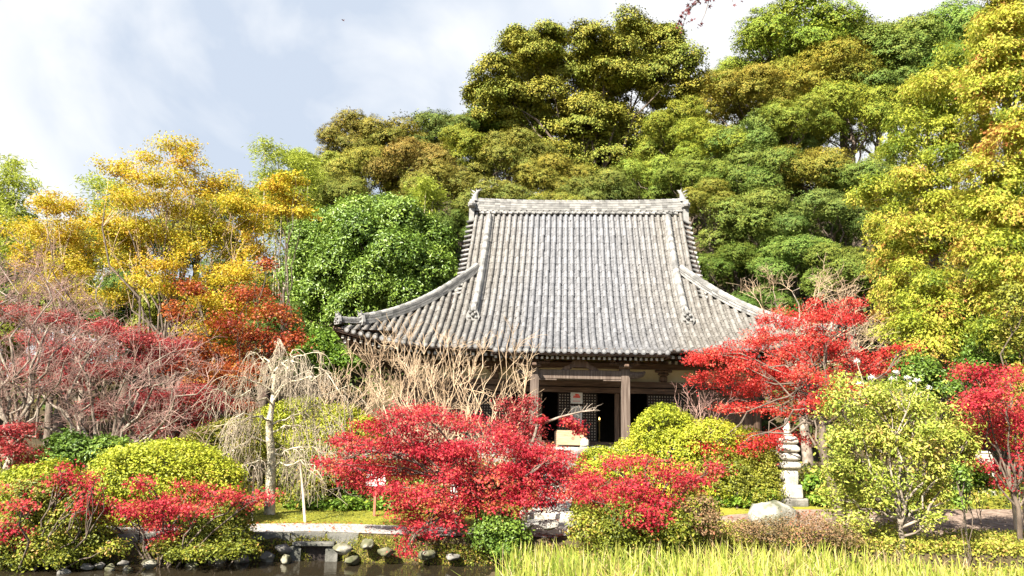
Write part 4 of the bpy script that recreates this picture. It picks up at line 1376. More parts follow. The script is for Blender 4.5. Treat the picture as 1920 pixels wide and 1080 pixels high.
bamboo('feathery pale bamboo at the left edge above the yellow tree', 15, 38, [(30, 310), (52, 345), (5, 325), (15, 380), (48, 400), (-30, 340), (-10, 400), (40, 450)], 41)
bamboo('feathery bamboo tips showing behind the left of the golden tree', 200, 40, [(170, 335), (215, 350), (190, 385), (235, 380)], 42)
bamboo('arching yellow-green bamboo at the foot of the hill skyline', 540, 44, [(495, 275), (520, 285), (550, 290), (575, 300), (530, 330), (590, 330), (500, 330)], 43)
bamboo('small yellow-green bamboo sprig above the round green tree', 800, 43, [(800, 340), (785, 355), (815, 360)], 44)

# ---------------------------------------------------------------- bare trees
def foot(px, d):
    b = at(px, 930, d)
    return np.array([b[0], d, float(ground_z(b[0], d))])


def bare_cherry(label, px, d, seed, spans, hgt, dens=5, mat=None, twig=None, r0=.13):
    """leafless spreading cherry: crooked limbs reaching the given points, each carrying fans of fine twigs"""
    rng = np.random.default_rng(seed)
    b = foot(px, d)
    t = thing('bare_cherry_tree', label, 'tree', b)
    fork = b + np.array([rng.uniform(-.15, .15), 0, hgt])
    trunk = [(np.vstack([b - [0, 0, .15], (b + fork) / 2 + rng.normal(size=3) * .06, fork]), np.array([r0 * 1.3, r0, r0 * .85]))]
    limbs, twigs = [], []
    for (tx, ty, dd) in spans:
        e = at(tx, ty, d + dd)
        P = curve(fork - np.array([0, 0, rng.uniform(0, .35)]), e, rng, 9, .16, .13)
        L = np.linalg.norm(e - fork)
        limbs.append((P - b, np.linspace(r0 * .36, .011, 9)))
        for q in range(int(dens * L * .5)):
            i = rng.integers(2, 9)
            ax = P[min(i, 8)] - P[max(i - 1, 0)]; ax /= np.linalg.norm(ax)
            s = rng.normal(size=3) * np.array([1, .9, .7]); s[2] = abs(s[2]) * rng.choice([1, 1, 1, -.7]); s /= np.linalg.norm(s)
            grow(rng, P[i], ax * .7 + s, rng.uniform(.45, .95), .011, 2, twigs, up=.05, wob=.2, nch=(4, 6), ang=.75, ratio=.62, rr=.55, n=4, rmin=.0028)
    tubes('trunk', [(np.stack([np.interp(np.linspace(0, 2, 7), range(3), p[:, k]) for k in range(3)], 1) - b, np.interp(np.linspace(0, 2, 7), range(3), r)) for p, r in trunk], 9, mat or CHERRYBARK, t)
    tubes('limbs', limbs, 7, mat or CHERRYBARK, t)
    tw = [(p - b, r) for p, r in twigs]
    tubes('twigs', tw, 3, twig or TWIG_PINK, t)
    return t


bare_cherry('bare pinkish cherry tree with crooked pale limbs behind the yellow-green clipped azalea', 185, 16.2, 61,
            [(60, 700, .4), (120, 640, -.3), (180, 690, .8), (250, 690, -.4), (330, 700, .3), (390, 720, -.2), (300, 640, 1.0), (230, 760, -.8), (350, 770, .2), (110, 760, -.6), (40, 780, .3), (290, 810, -.4), (370, 690, .8), (200, 620, 1.2), (330, 660, .6)], .75, 5)
bare_cherry('bare cherry tree at the left edge with a thick pale trunk fork', 15, 15.8, 62,
            [(-60, 640, .3), (30, 560, .2), (90, 540, .6), (150, 600, .9), (0, 500, 1.0), (60, 620, -.3), (-30, 560, .4), (120, 680, -.4), (90, 720, .3), (30, 700, -.5), (-40, 720, 0), (110, 590, 1.2)], 1.1, 5)
bare_cherry('bare grey-pink tree farther back under the yellow trees', 130, 21, 63,
            [(30, 500, .4), (100, 510, -.3), (160, 530, .8), (200, 560, -.4), (60, 550, .3), (240, 590, .2), (130, 570, 1.0), (-10, 540, .6), (270, 610, 0), (0, 480, .5)], 1.8, 4)
bare_cherry('bare reddish twiggy tree at the foot of the golden tree', 400, 20, 64,
            [(340, 690, .4), (400, 670, -.3), (460, 700, .8), (430, 740, -.4), (370, 740, .3), (470, 750, .2)], .8, 4)
bare_cherry('bare twiggy tree behind the top of the orange-red maple', 1520, 21, 65,
            [(1450, 545, .4), (1500, 540, -.3), (1560, 545, .8), (1600, 560, -.4), (1640, 600, .3), (1660, 650, .3), (1610, 660, 0), (1430, 580, 0)], 2.6, 5, twig=TWIG_TAN)


def red_bush(label, base, L, d, mat, seed, size=.055, dens=50, **kw):
    return leafy('red_maple_shrub', label, 'shrub', base, L, d, ML[mat], size, dens=dens, k=10, sig=(.07, .07, .04), tpl='star', trunk=(.05, .7), bark=BARK, dj=.4, seed=seed, up=.5, shell=.7, limb_r=.02, **kw)


red_bush('crimson maple foliage glowing behind the bare cherry limbs', (200, 18.5), [(200, 620, 50, 22), (150, 660, 60, 26), (90, 680, 50, 24), (250, 640, 60, 26), (300, 670, 50, 24), (60, 640, 40, 20), (180, 700, 60, 22), (120, 720, 50, 22), (60, 700, 50, 22), (260, 690, 60, 22), (330, 650, 40, 18), (40, 590, 44, 20), (110, 600, 44, 20)], 18.5, 'crimson', 71)
red_bush('dark maroon maple behind the lower cherry limbs', (290, 18), [(300, 750, 60, 26), (350, 790, 60, 26), (250, 770, 50, 24), (400, 760, 44, 24), (290, 810, 50, 22), (370, 740, 50, 24), (200, 770, 50, 20), (330, 840, 50, 20)], 18, 'maroon', 72)
red_bush('dark maroon shrub low at the left edge', (20, 15.2), [(20, 850, 44, 26), (60, 870, 36, 20), (-20, 830, 40, 28), (30, 810, 40, 20)], 15.2, 'maroon', 73)
red_bush('rust red maple beside the weeping tree on its left', (410, 19), [(400, 700, 44, 20), (440, 720, 40, 18), (400, 745, 44, 18), (470, 690, 30, 14), (370, 720, 36, 18), (450, 765, 36, 16)], 19, 'rust', 74)

# weeping tree
def weeping(px, d, seed):
    rng = np.random.default_rng(seed)
    b = foot(px, d)
    t = thing('weeping_tree', 'bare weeping cherry with a slender pale trunk and hanging grey twigs on the mossy lawn', 'tree', b)
    kn = [at(px, 952, d), at(px + 1, 870, d), at(px - 4, 800, d), at(px + 4, 745, d), at(px + 8, 700, d)]
    kn = np.array(kn); kn[0] = b - np.array([0, 0, .1]); 
    tt_ = np.linspace(0, 4, 13)
    P = np.stack([np.interp(tt_, range(5), kn[:, k]) for k in range(3)], 1); P[1:-1, :2] += rng.normal(size=(11, 2)) * .006
    tubes('trunk', [(P - b, np.interp(tt_, range(5), [.12, .088, .075, .05, .034]))], 10, PALEBARK, t)
    limbs, twigs = [], []
    spec = [(735, 430, 705), (700, 560, 680), (745, 600, 690), (710, 470, 660), (700, 520, 640), (705, 620, 700), (755, 640, 740), (790, 440, 785), (800, 400, 800), (795, 590, 760), (810, 640, 800),
            (860, 560, 870), (880, 590, 880), (870, 450, 875), (760, 400, 730), (720, 550, 655), (740, 660, 720), (850, 620, 850), (830, 420, 850), (700, 590, 660)]
    for (y0, x1, y1) in spec:
        p0 = at(px + 3, y0, d)
        e = at(x1, y1, d + rng.uniform(-1.2, 1.2))
        C = curve(p0, e, rng, 8, .18, .14)
        limbs.append((C - b, np.linspace(.021, .007, 8)))
        for q in range(24):
            i = rng.integers(2, 8)
            s = C[i] + rng.normal(size=3) * .02
            dirv = np.array([rng.normal() * .8 + np.sign(x1 - px) * .5, rng.normal() * .8, .25])
            L = rng.uniform(.35, .85)
            u = np.linspace(0, 1, 7)[:, None]
            Q = s + dirv * (.35 * L) * u * (1.3 - .5 * u) + np.array([0, 0, -1.0]) * L * u ** 1.9 + np.cumsum(rng.normal(size=(7, 3)) * .012, 0)
            twigs.append((Q - b, np.linspace(.0065, .003, 7)))
            for w in range(2):
                j = rng.integers(2, 6)
                Q2 = Q[j] + (np.array([rng.normal() * .12, rng.normal() * .12, 0]) * u[:5] * 1.7 + np.array([0, 0, -.45]) * u[:5] ** 1.3 * rng.uniform(.6, 1.4))
                twigs.append((Q2 - b, np.linspace(.004, .0025, 5)))
    tubes('limbs', limbs, 6, PALEBARK, t)
    tubes('twigs', twigs, 3, TWIG_GREY, t)


weeping(508, 15.2, 81)

# bare upright shrubs before the hall
def bare_shrub(label, px, d, seed, fan, twigmat, stem_r=.019, dens=17, yb=None, L2=.8):
    rng = np.random.default_rng(seed)
    b = foot(px, d)
    t = thing('bare_shrub', label, 'shrub', b)
    stems, twigs = [], []
    for (tx, ty, dd) in fan:
        e = at(tx, ty, d + dd)
        P = curve(b + rng.normal(size=3) * np.array([.12, .12, 0]) - np.array([0, 0, .1]), e, rng, 8, -.03, .13)
        stems.append((P - b, np.linspace(stem_r, .007, 8)))
        for q in range(dens):
            i = rng.integers(2, 8)
            ax = P[min(i, 7)] - P[i - 1]; ax /= np.linalg.norm(ax)
            s = rng.normal(size=3); s -= s.dot(ax) * ax; s /= np.linalg.norm(s)
            grow(rng, P[i], ax * 1.3 + s * .8 + np.array([0, 0, .3]), rng.uniform(.5, 1.0) * L2, .008, 1, twigs, up=.04, wob=.16, nch=(2, 4), ang=.65, ratio=.65, n=5, rmin=.004)
    tubes('stems', stems, 6, twigmat, t)
    tubes('twigs', [(p - b, r) for p, r in twigs], 3, twigmat, t)


bare_shrub('bare tan shrub of upright shoots under the left eave', 800, 19.6, 91, [(690, 665, 0), (720, 660, .4), (745, 655, -.3), (770, 650, .3), (795, 665, -.4), (700, 690, .5), (830, 670, .2), (735, 690, -.5), (760, 690, .6), (690, 720, 0), (850, 690, -.3), (815, 700, .4)], TWIG_TAN)
bare_shrub('bare pale branching shrub in front of the left porch column', 925, 19.2, 92, [(905, 665, 0), (875, 660, .4), (935, 655, -.3), (965, 660, .3), (990, 680, -.4), (860, 690, .5), (890, 680, .2), (950, 690, -.5), (985, 705, .4), (840, 660, .3)], TWIG_TAN, stem_r=.028, dens=11)
bare_shrub('low tangled bare shrub above the top of the crimson maple', 820, 17.8, 93, [(740, 730, 0), (770, 715, .4), (800, 710, -.3), (830, 715, .3), (860, 725, -.4), (890, 745, .5), (720, 750, .2), (760, 745, -.4), (840, 740, .3), (780, 690, 0), (820, 685, .3), (850, 700, -.2), (750, 700, .2), (700, 730, 0), (910, 720, .1)], TWIG_TAN, stem_r=.02, dens=12, L2=.5)
bare_shrub('hazy bare shrub between the weeping tree and the tan shoots', 650, 19.5, 94, [(600, 720, 0), (630, 690, .4), (660, 680, -.3), (690, 690, .3), (610, 750, -.4), (670, 730, .5), (700, 740, .2), (640, 720, -.5), (590, 760, .3), (680, 770, 0)], TWIG_TAN, stem_r=.016, dens=12, L2=.65)
bare_shrub('reddish bare-tipped shrub above the big clipped azalea', 1310, 17.2, 95, [(1265, 745, 0), (1285, 735, .3), (1310, 735, -.2), (1335, 745, .2), (1360, 760, -.2), (1290, 760, .3), (1320, 760, 0), (1350, 775, .2)], TWIG_PINK, stem_r=.014, dens=14, L2=.4)
bare_shrub('bare pale bush low in front of the hall right of the weeping tree', 610, 17.2, 96, [(560, 850, 0), (590, 820, .4), (620, 810, -.3), (650, 820, .3), (670, 850, -.4), (600, 840, .3)], TWIG_GREY, stem_r=.014, dens=12, L2=.5)

# ---------------------------------------------------------------- clipped azaleas and green shrubs
def azalea(label, base, L, d, mat, seed, leaf=.055, dens=150, dj=.15, thick=1.0, name='azalea_bush', **kw):
    kw.setdefault('shell', .16); kw.setdefault('rough', .14)
    return leafy(name, label, 'shrub', base, L, d, ML[mat], leaf, dens=dens, k=9, sig=(.05, .05, .035), tpl='diamond', trunk=(.04, .5), bark=BARK, dj=dj, thick=thick, seed=seed, up=.5, low=-.5, limb_r=.015, **kw)


azalea('rounded yellow-green clipped azalea on the left bank behind the low red maple', (310, 13.9), [(310, 900, 118, 70), (235, 915, 66, 56), (390, 915, 66, 56), (300, 950, 120, 50)], 13.9, 'azalea', 101)
azalea('yellow azalea mound at the left edge behind the low red maple', (50, 12.9), [(40, 930, 60, 52), (95, 920, 46, 44), (-10, 950, 50, 50)], 12.9, 'azalea', 102)
azalea('large clipped yellow-green azalea mound in front of the right side of the hall', (1290, 17.2), [(1240, 826, 76, 66), (1310, 850, 96, 66), (1380, 868, 82, 66), (1192, 864, 46, 40), (1300, 910, 120, 44), (1420, 900, 50, 50)], 17.2, 'azalea', 103, dens=120)
azalea('lower olive azalea mound beside the stone pagoda', (1390, 16.9), [(1360, 895, 66, 46), (1430, 890, 44, 52), (1310, 905, 50, 42), (1400, 925, 60, 26)], 16.3, 'azalea_olive', 104)
azalea('orange-tinged azalea left of the large clipped mound', (1130, 17), [(1130, 870, 44, 34), (1110, 890, 36, 26), (1165, 885, 40, 28)], 16.6, 'azalea', 105)
azalea('flat-topped yellow-green azalea hedge behind the weeping tree', (570, 19.4), [(560, 790, 70, 42), (620, 800, 60, 42), (500, 800, 60, 38), (670, 815, 44, 38), (570, 840, 100, 40)], 19.4, 'azalea', 106, dens=100)
azalea('olive azalea mound left of the weeping tree trunk', (430, 17.8), [(430, 825, 66, 42), (390, 840, 44, 36), (475, 835, 44, 38)], 17.8, 'azalea_olive', 107, dens=110)
azalea('olive shrub hedge low behind the lawn beside the weeping tree', (600, 17.4), [(560, 890, 46, 34), (610, 900, 50, 36), (660, 905, 46, 32), (580, 930, 60, 24)], 17.2, 'olive_under', 108, leaf=.07, shell=.5, rough=.2)
azalea('dark leafy shrub behind the sign board', (720, 17), [(730, 910, 46, 40), (690, 920, 40, 34), (780, 920, 46, 40), (750, 945, 50, 24)], 16.8, 'green', 109, leaf=.08, shell=.5, rough=.2)
azalea('dark green shrub under the bare cherry limbs', (150, 15.6), [(140, 850, 50, 36), (200, 850, 44, 30), (100, 870, 40, 30)], 15.6, 'green', 110, leaf=.08, shell=.5, rough=.2)
azalea('low fern clump at the back edge of the mossy lawn', (640, 16.4), [(560, 950, 30, 10), (600, 950, 34, 11), (650, 948, 34, 12), (700, 950, 30, 10)], 16.3, 'bright', 111, leaf=.08, shell=.6, rough=.25, name='fern_clump')
azalea('low bright green plants around the foot of the big azalea', (1380, 15.6), [(1350, 938, 36, 9), (1390, 938, 34, 10), (1430, 930, 26, 12), (1330, 940, 26, 7)], 15.9, 'bright', 112, leaf=.07, shell=.6, rough=.25, name='low_plant')
azalea('green leafy plant standing right of the stone pagoda', (1535, 16), [(1525, 910, 20, 22), (1540, 935, 24, 16)], 16, 'bright', 113, leaf=.09, shell=.7, rough=.25, name='low_plant')
azalea('olive and orange shrub on the bank under the right crimson maple', (1230, 12.0), [(1180, 985, 66, 40), (1110, 990, 46, 34), (1250, 985, 56, 42), (1300, 970, 40, 40), (1160, 1020, 70, 26), (1260, 1015, 60, 28)], 12.0, 'olive_under', 114, leaf=.05, dens=170, shell=.45, rough=.22)
azalea('russet-tipped shrub right of the low crimson maple on the bank', (1315, 12.1), [(1315, 955, 30, 28), (1325, 985, 26, 30), (1295, 975, 30, 30)], 11.9, 'heath', 115, leaf=.045, dens=170, shell=.4, rough=.2)
azalea('small green shrub on the bank under the crimson maple', (940, 12.9), [(930, 985, 34, 26), (960, 1000, 36, 28), (910, 1005, 30, 24), (945, 1025, 44, 16)], 12.8, 'green', 116, leaf=.06, dens=170, shell=.5, rough=.25)
azalea('olive shrub mixed into the low red maple at the left front', (85, 11.7), [(80, 940, 56, 50), (130, 980, 44, 46), (40, 990, 50, 46), (90, 1020, 60, 30), (150, 945, 30, 40), (60, 1050, 50, 18, -.3), (130, 1045, 44, 16, -.3), (10, 1040, 40, 24, -.2), (185, 1010, 26, 30), (215, 1030, 24, 14, -.3)], 11.8, 'olive_under', 117, leaf=.05, dens=170, shell=.5, rough=.25)
azalea('olive shrub right of the second low red maple on the bank', (420, 12.4), [(400, 985, 44, 36), (440, 1005, 36, 28), (370, 1010, 50, 30), (450, 970, 26, 28), (400, 1035, 44, 14, -.3), (340, 1040, 34, 12, -.3), (460, 1030, 24, 12, -.2), (310, 1025, 26, 14, -.2)], 12.3, 'olive_under', 118, leaf=.05, dens=170, shell=.5, rough=.25)
azalea('brown heathery shrub in front of the boulder', (1470, 12.1), [(1440, 1000, 40, 24), (1490, 1000, 44, 26), (1540, 1005, 40, 22), (1580, 1008, 34, 18), (1400, 1000, 28, 16)], 12.1, 'heath', 119, leaf=.035, dens=190, shell=.5, rough=.3, name='heather_shrub')

# ---------------------------------------------------------------- Japanese maples
def maple(label, base, L, d, mat, seed, trunk, bark, size=.048, dens=54, dj=.6, k=10, **kw):
    L = [(e[0], e[1], e[2], e[3] * 1.18) + tuple(e[4:]) for e in L]
    return leafy('japanese_maple', label, 'tree', base, L, d, ML[mat], size, dens=dens, k=k, sig=(.075, .075, .045), tpl='star', trunk=trunk, bark=bark, dj=dj, seed=seed, up=.55, shell=.75, rough=.3, limb_r=.02, low=-.6, bare=1, barkthin=BARK, jit=.85, sat=2, **kw)


maple('crimson maple spreading over the bank in the middle with one branch drooping to the pond', (905, 13.3),
      [(800, 782, 62, 20), (735, 800, 48, 18), (870, 800, 50, 20), (650, 826, 38, 12), (700, 840, 60, 20), (780, 838, 66, 22), (860, 848, 66, 26), (940, 835, 50, 30), (640, 876, 42, 14), (690, 885, 58, 18), (662, 905, 34, 10), (770, 888, 66, 22), (850, 900, 66, 26),
       (930, 895, 60, 26), (1000, 880, 58, 26), (1060, 898, 42, 20), (800, 928, 58, 18), (760, 948, 38, 15), (870, 938, 50, 16), (775, 982, 36, 17, -.5), (825, 968, 40, 17, -.3), (768, 1012, 22, 17, -.7), (758, 1035, 14, 9, -.8), (790, 1000, 24, 12, -.6), (885, 962, 48, 12, -.3), (935, 952, 46, 13, -.2), (840, 985, 34, 12, -.5), (990, 940, 44, 12, -.3), (720, 920, 44, 14), (905, 930, 50, 15, -.2), (960, 932, 44, 15), (1030, 922, 36, 10), (1010, 905, 44, 16), (1040, 880, 40, 18), (1060, 860, 34, 12), (1065, 928, 40, 13), (1092, 908, 34, 13), (1015, 950, 34, 11), (985, 915, 44, 16), (1000, 850, 50, 16), (820, 862, 60, 20), (615, 872, 20, 10)],
      13.2, 'red', 121, (.085, 1.2), BARK)
maple('thin dull red maple with half its leaves fallen left of the porch column', (985, 15.2), [(975, 790, 32, 20), (950, 765, 22, 14), (990, 760, 20, 12), (940, 800, 30, 16), (1000, 815, 26, 16), (970, 830, 34, 16), (1015, 845, 26, 10)], 15.2, 'maroon', 122, (.05, 1.4), BARK, dens=60)
maple('low crimson maple on the bank right of the middle', (1195, 12.2),
      [(1110, 905, 44, 17), (1190, 912, 52, 20), (1160, 872, 34, 12), (1255, 893, 44, 18), (1285, 915, 38, 16), (1230, 942, 52, 19), (1180, 952, 50, 16), (1130, 942, 38, 15), (1095, 928, 30, 12), (1165, 998, 42, 14), (1225, 984, 26, 15), (1275, 952, 26, 10), (1305, 902, 26, 8), (1215, 865, 26, 10), (1340, 880, 30, 9), (1200, 975, 34, 14)],
      12.1, 'red', 123, (.06, .7), BARK)
maple('orange-red maple with dark forked limbs behind the stone pagoda', (1572, 14.8),
      [(1302, 672, 22, 14, 2.2), (1340, 668, 40, 20, 2.2), (1352, 715, 48, 24, 2.2), (1392, 688, 50, 28, 2.2), (1430, 642, 50, 20, 2.2), (1482, 608, 46, 20, 2.2), (1540, 598, 52, 22, 0.8), (1592, 598, 34, 18, 0.8), (1530, 640, 52, 22, 0.8), (1480, 668, 52, 26, 2.2), (1460, 716, 44, 24, 2.2), (1402, 735, 42, 18, 2.2), (1382, 768, 36, 10, 2.2), (1490, 742, 42, 20, 2.2), (1512, 700, 34, 22, 0.8), (1440, 768, 34, 12, 2.2),
       (1600, 690, 50, 18, 0.8), (1650, 678, 38, 16, 0.8), (1685, 655, 24, 9, 0.8), (1562, 660, 34, 18, 0.8), (1322, 840, 30, 11, 1.1), (1380, 850, 52, 17, 1.1), (1430, 833, 46, 14, 1.1), (1470, 818, 30, 9, 2.2), (1514, 826, 20, 8, 2.2), (1350, 868, 32, 10, 1.1), (1560, 725, 40, 20, .6), (1530, 758, 36, 14, .6), (1500, 770, 34, 12, .8), (1590, 730, 34, 16, .5), (1590, 570, 24, 10, 0.8)],
      14.9, 'orange', 124, (.10, 3.1), BARK, dens=52, dj=.7)
maple('crimson maple at the right edge in front of the conifer', (1905, 12.8),
      [(1798, 690, 18, 10), (1840, 705, 42, 15), (1885, 708, 34, 14), (1840, 760, 50, 24), (1828, 800, 42, 15), (1880, 790, 50, 25), (1925, 802, 40, 22), (1860, 834, 38, 14), (1835, 868, 26, 8), (1880, 878, 26, 11), (1885, 906, 24, 13), (1925, 868, 26, 10), (1872, 740, 42, 20), (1945, 750, 40, 20)],
      12.9, 'red', 125, (.05, 1.3), BARK)
maple('low red maple sprays hanging over the pond at the left front', (70, 11.6),
      [(115, 888, 12, 14), (130, 905, 24, 12), (45, 915, 32, 9), (95, 918, 40, 9), (160, 928, 16, 24), (178, 900, 13, 14), (15, 990, 26, 14), (42, 950, 26, 8), (52, 1040, 22, 11), (58, 1012, 18, 11), (150, 960, 14, 14), (10, 1020, 20, 10)],
      11.5, 'red', 126, (.03, .45), BARK, dens=48)
maple('low red maple leaning over the bank in front of the clipped azalea', (300, 12.1),
      [(190, 965, 26, 12), (215, 953, 34, 13), (260, 958, 44, 15), (310, 948, 44, 17), (290, 985, 26, 17), (300, 1010, 16, 9), (350, 958, 36, 15), (362, 918, 32, 13), (268, 905, 24, 13), (420, 930, 34, 12), (462, 944, 30, 11), (400, 958, 34, 12), (330, 1000, 24, 12), (490, 935, 18, 8)],
      12.3, 'red', 127, (.045, .6), BARK, dens=48)

# bare branch with one red spray in front of the lattice door
rng = np.random.default_rng(131)
b = foot(985, 14.6)
t = thing('maple_branch_tree', 'pale bare branch with one red leaf spray reaching in front of the lattice door', 'tree', b)
kn = np.array([b - [0, 0, .1], at(990, 860, 14.5), at(1008, 798, 14.5), at(1050, 782, 14.4), at(1090, 772, 14.4), at(1112, 770, 14.3)])
P = np.stack([np.interp(np.linspace(0, 5, 16), range(6), kn[:, k]) for k in range(3)], 1)
tubes('trunk', [(P - b, np.linspace(.045, .008, 16))], 7, CHERRYBARK, t)
tw = [(curve(P[j], P[j] + np.array([rng.uniform(-.05, .25), rng.normal() * .1, rng.uniform(-.1, .2)]), rng, 5, .1, .1) - b, np.linspace(.007, .003, 5)) for j in rng.integers(9, 16, 14)]
tubes('twigs', tw, 3, CHERRYBARK, t)
cl = Cloud(131)
for (px, py, rx, ry) in ((1078, 800, 20, 16), (1065, 790, 14, 10), (1088, 812, 12, 9), (1015, 790, 14, 8)):
    cl.lump(at(px, py, 14.4) - b, (rx * .0104, rx * .0104, ry * .0104), 22, 9, (.05, .05, .03), .06, up=.6, shell=.8)
cl.build('leaves', 'star', ML['red'], t)

# ---------------------------------------------------------------- pale yellow-green tree on the right bank
leafy('olive_tree', 'bushy pale yellow-green small tree on the right bank', 'tree', (1690, 12.4),
      [(1572, 762, 40, 26), (1640, 748, 60, 32), (1718, 770, 52, 36), (1775, 812, 42, 40), (1580, 830, 48, 40), (1650, 828, 62, 48), (1730, 850, 62, 46), (1600, 888, 60, 38), (1680, 908, 56, 34), (1760, 888, 46, 38), (1632, 935, 34, 16), (1568, 882, 32, 30), (1690, 952, 36, 15), (1800, 862, 28, 24), (1615, 958, 34, 14), (1738, 930, 36, 20), (1590, 722, 30, 16), (1690, 732, 30, 16), (1822, 830, 22, 20), (1600, 985, 34, 16), (1662, 992, 28, 12), (1742, 975, 28, 14), (1562, 940, 26, 22), (1790, 930, 24, 18)],
      12.7, ML['lemon'], .060, dens=40, k=10, sig=(.08, .08, .065), tpl='oval', trunk=(.05, .75), bark=CHERRYBARK, dj=.35, seed=141, up=.4, shell=.9, rough=.5, sat=3, limb_r=.025, bare=2)
leafy('sapling', 'thin dark green sapling tied to a stake right of the pale yellow-green tree', 'tree', (1805, 12.1), [(1800, 890, 14, 24), (1806, 920, 14, 26), (1800, 945, 11, 16)], 12.1, ML['green'], .06, dens=150, k=8, sig=.04, trunk=(.010, .5), bark=BARK, dj=.1, seed=142, shell=.8, limb_r=.006)
leafy('sapling', 'bright green leafy plant beside the white stone pillar', 'plant', (1835, 14.3), [(1830, 890, 22, 16), (1850, 905, 18, 14), (1812, 905, 18, 14)], 14.2, ML['bright'], .09, dens=100, k=8, sig=.05, tpl='oval', trunk=(.010, .5), bark=BARK, dj=.1, seed=143, shell=.8, limb_r=.006)

# flowering plant with white umbels behind it
b = foot(1680, 14.2)
t = thing('flowering_plant', 'tall plant with round white flower heads behind the pale yellow-green tree', 'plant', b)
rng = np.random.default_rng(151)
st = []
heads = [(1606, 677), (1635, 708), (1611, 719), (1680, 698), (1672, 711), (1702, 709), (1706, 722), (1718, 713), (1698, 752), (1742, 728), (1656, 735), (1726, 742)]
for i, (hx_, hy_) in enumerate(heads):
    e = at(hx_, hy_, 14.0 + rng.uniform(-.3, .3))
    st.append((curve(b, e, rng, 8, .02, .05) - b, np.linspace(.014, .006, 8)))
    cl = Cloud(160 + i)
    cl.lump(e - b, (.062, .062, .04), 26, 5, .012, .025, up=.8, shell=.4)
    cl.build('flower_head', 'diamond', WHITE, t)
tubes('stems', st, 5, TWIG_GREY, t)
cl = Cloud(152)
for i in range(14):
    c = st[rng.integers(0, len(st))][0][rng.integers(4, 7)]
    cl.lump(c, (.22, .22, .12), 12, 5, .05, .14, up=.6, shell=.7)
cl.build('leaves', 'oval', ML['azalea_olive'], t)

# ---------------------------------------------------------------- stones
def rock(name, label, loc, size, mat, seed, group=None, rz=0.0, flat=.2, freq=1.6):
    rng = np.random.default_rng(seed)
    n, m = 22, 14
    V = []
    for j in range(m + 1):
        ph = math.pi * j / m
        for i in range(n):
            a = 2 * math.pi * i / n
            V.append((math.sin(ph) * math.cos(a), math.sin(ph) * math.sin(a), math.cos(ph)))
    V = np.array(V)
    # planed-off facets and a rough skin
    D = V.copy()
    for q in range(9):
        nrm = rng.normal(size=3); nrm /= np.linalg.norm(nrm)
        h = rng.uniform(.5, .82)
        ex = np.maximum(0, D @ nrm - h)
        D -= ex[:, None] * nrm * .9
    D *= (1 + .09 * vnoise(V, seed + 5, freq * 2) + .04 * vnoise(V, seed + 6, freq * 4))[:, None]
    D *= np.asarray(size) / 2
    idx = np.arange((m + 1) * n).reshape(m + 1, n)
    nx = np.roll(idx, -1, 1)
    qd = np.stack([idx[:-1], idx[1:], nx[1:], nx[:-1]], -1).reshape(-1, 4)
    o = link(name, mesh_np(name, D, qd.ravel(), np.arange(len(qd)) * 4, mat, smooth=True))
    o.location = [float(v) for v in loc]; o.rotation_euler = (0, 0, rz)
    return tag(o, label, 'rock', group)


bl = foot(1452, 13.9)
rock('boulder', 'large pale wedge-shaped boulder in front of the stone pagoda', bl + np.array([0, 0, .24]), (1.06, .7, .86), BOULDER, 3, rz=.2)
def pr(px, py, d, dz=0):
    p = at(px, py, d); return (p[0], p[1], p[2])


ROCKS = [  # px, py, depth, width, height, material, label
    (283, 1056, 11.85, .30, .22, MOSS_STONE, 'rounded pale boulder at the water under the low red maple'),
    (188, 1060, 11.7, .20, .15, GREY_STONE, 'small grey stone left of the mossy round one at the left waterline'),
    (205, 1066, 11.6, .18, .18, MOSS_STONE, 'mossy round stone at the left waterline'),
    (232, 1056, 11.75, .20, .12, GREY_STONE, 'flat pale stone on top of the left waterline row'),
    (240, 1068, 11.65, .22, .13, MOSS_STONE, 'mossy stone under the flat pale one at the left waterline'),
    (163, 1062, 11.6, .22, .14, GREY_STONE, 'dark stone half under the low red maple at the waterline'),
    (120, 1072, 11.4, .30, .18, GREY_STONE, 'leftmost dark waterline stone under the olive shrub'),
    (500, 1045, 12.6, .30, .26, GREY_STONE, 'grey bank stone left of the culvert mouth'),
    (530, 1030, 12.65, .34, .22, GREY_STONE, 'upper bank stone next to the culvert slab'),
    (535, 1050, 12.5, .26, .20, MOSS_STONE, 'mossy stone at the left jamb of the culvert'),
    (640, 1030, 12.6, .40, .20, MOSS_STONE, 'sunlit bank stone right of the culvert'),
    (690, 1020, 12.65, .40, .20, MOSS_STONE, 'pale bank stone below the gravel path right of the culvert'),
    (725, 1035, 12.6, .34, .22, MOSS_STONE, 'bank stone left of the drooping maple branch'),
    (660, 1050, 12.5, .34, .16, MOSS_STONE, 'low mossy stone at the waterline right of the culvert'),
    (455, 1050, 12.5, .34, .22, GREY_STONE, 'dark shaded stone left of the grey culvert stones'),
    (410, 1055, 12.4, .30, .18, GREY_STONE, 'shaded stone under the olive shrub on the bank'),
    (360, 1058, 12.1, .34, .18, MOSS_STONE, 'shaded mossy stone right of the rounded pale boulder'),
    (800, 1040, 12.6, .38, .20, MOSS_STONE, 'mossy stone right of the drooping maple branch'),
    (850, 1045, 12.6, .34, .18, GREY_STONE, 'grey stone among the leaves below the small green bank shrub'),
    (1030, 985, 12.8, .50, .22, GREY_STONE, 'rough grey edge stone in front of the paved path'),
    (985, 985, 12.8, .40, .20, GREY_STONE, 'rough edge stone beside the small green bank shrub'),
    (1075, 985, 12.7, .36, .20, GREY_STONE, 'edge stone under the red fallen leaves'),
    (780, 1000, 12.85, .46, .14, MOSS_STONE, 'pale kerb stone of the path behind the drooping maple branch'),
    (860, 990, 12.9, .50, .14, MOSS_STONE, 'pale kerb stone of the path left of the small green bank shrub'),
]
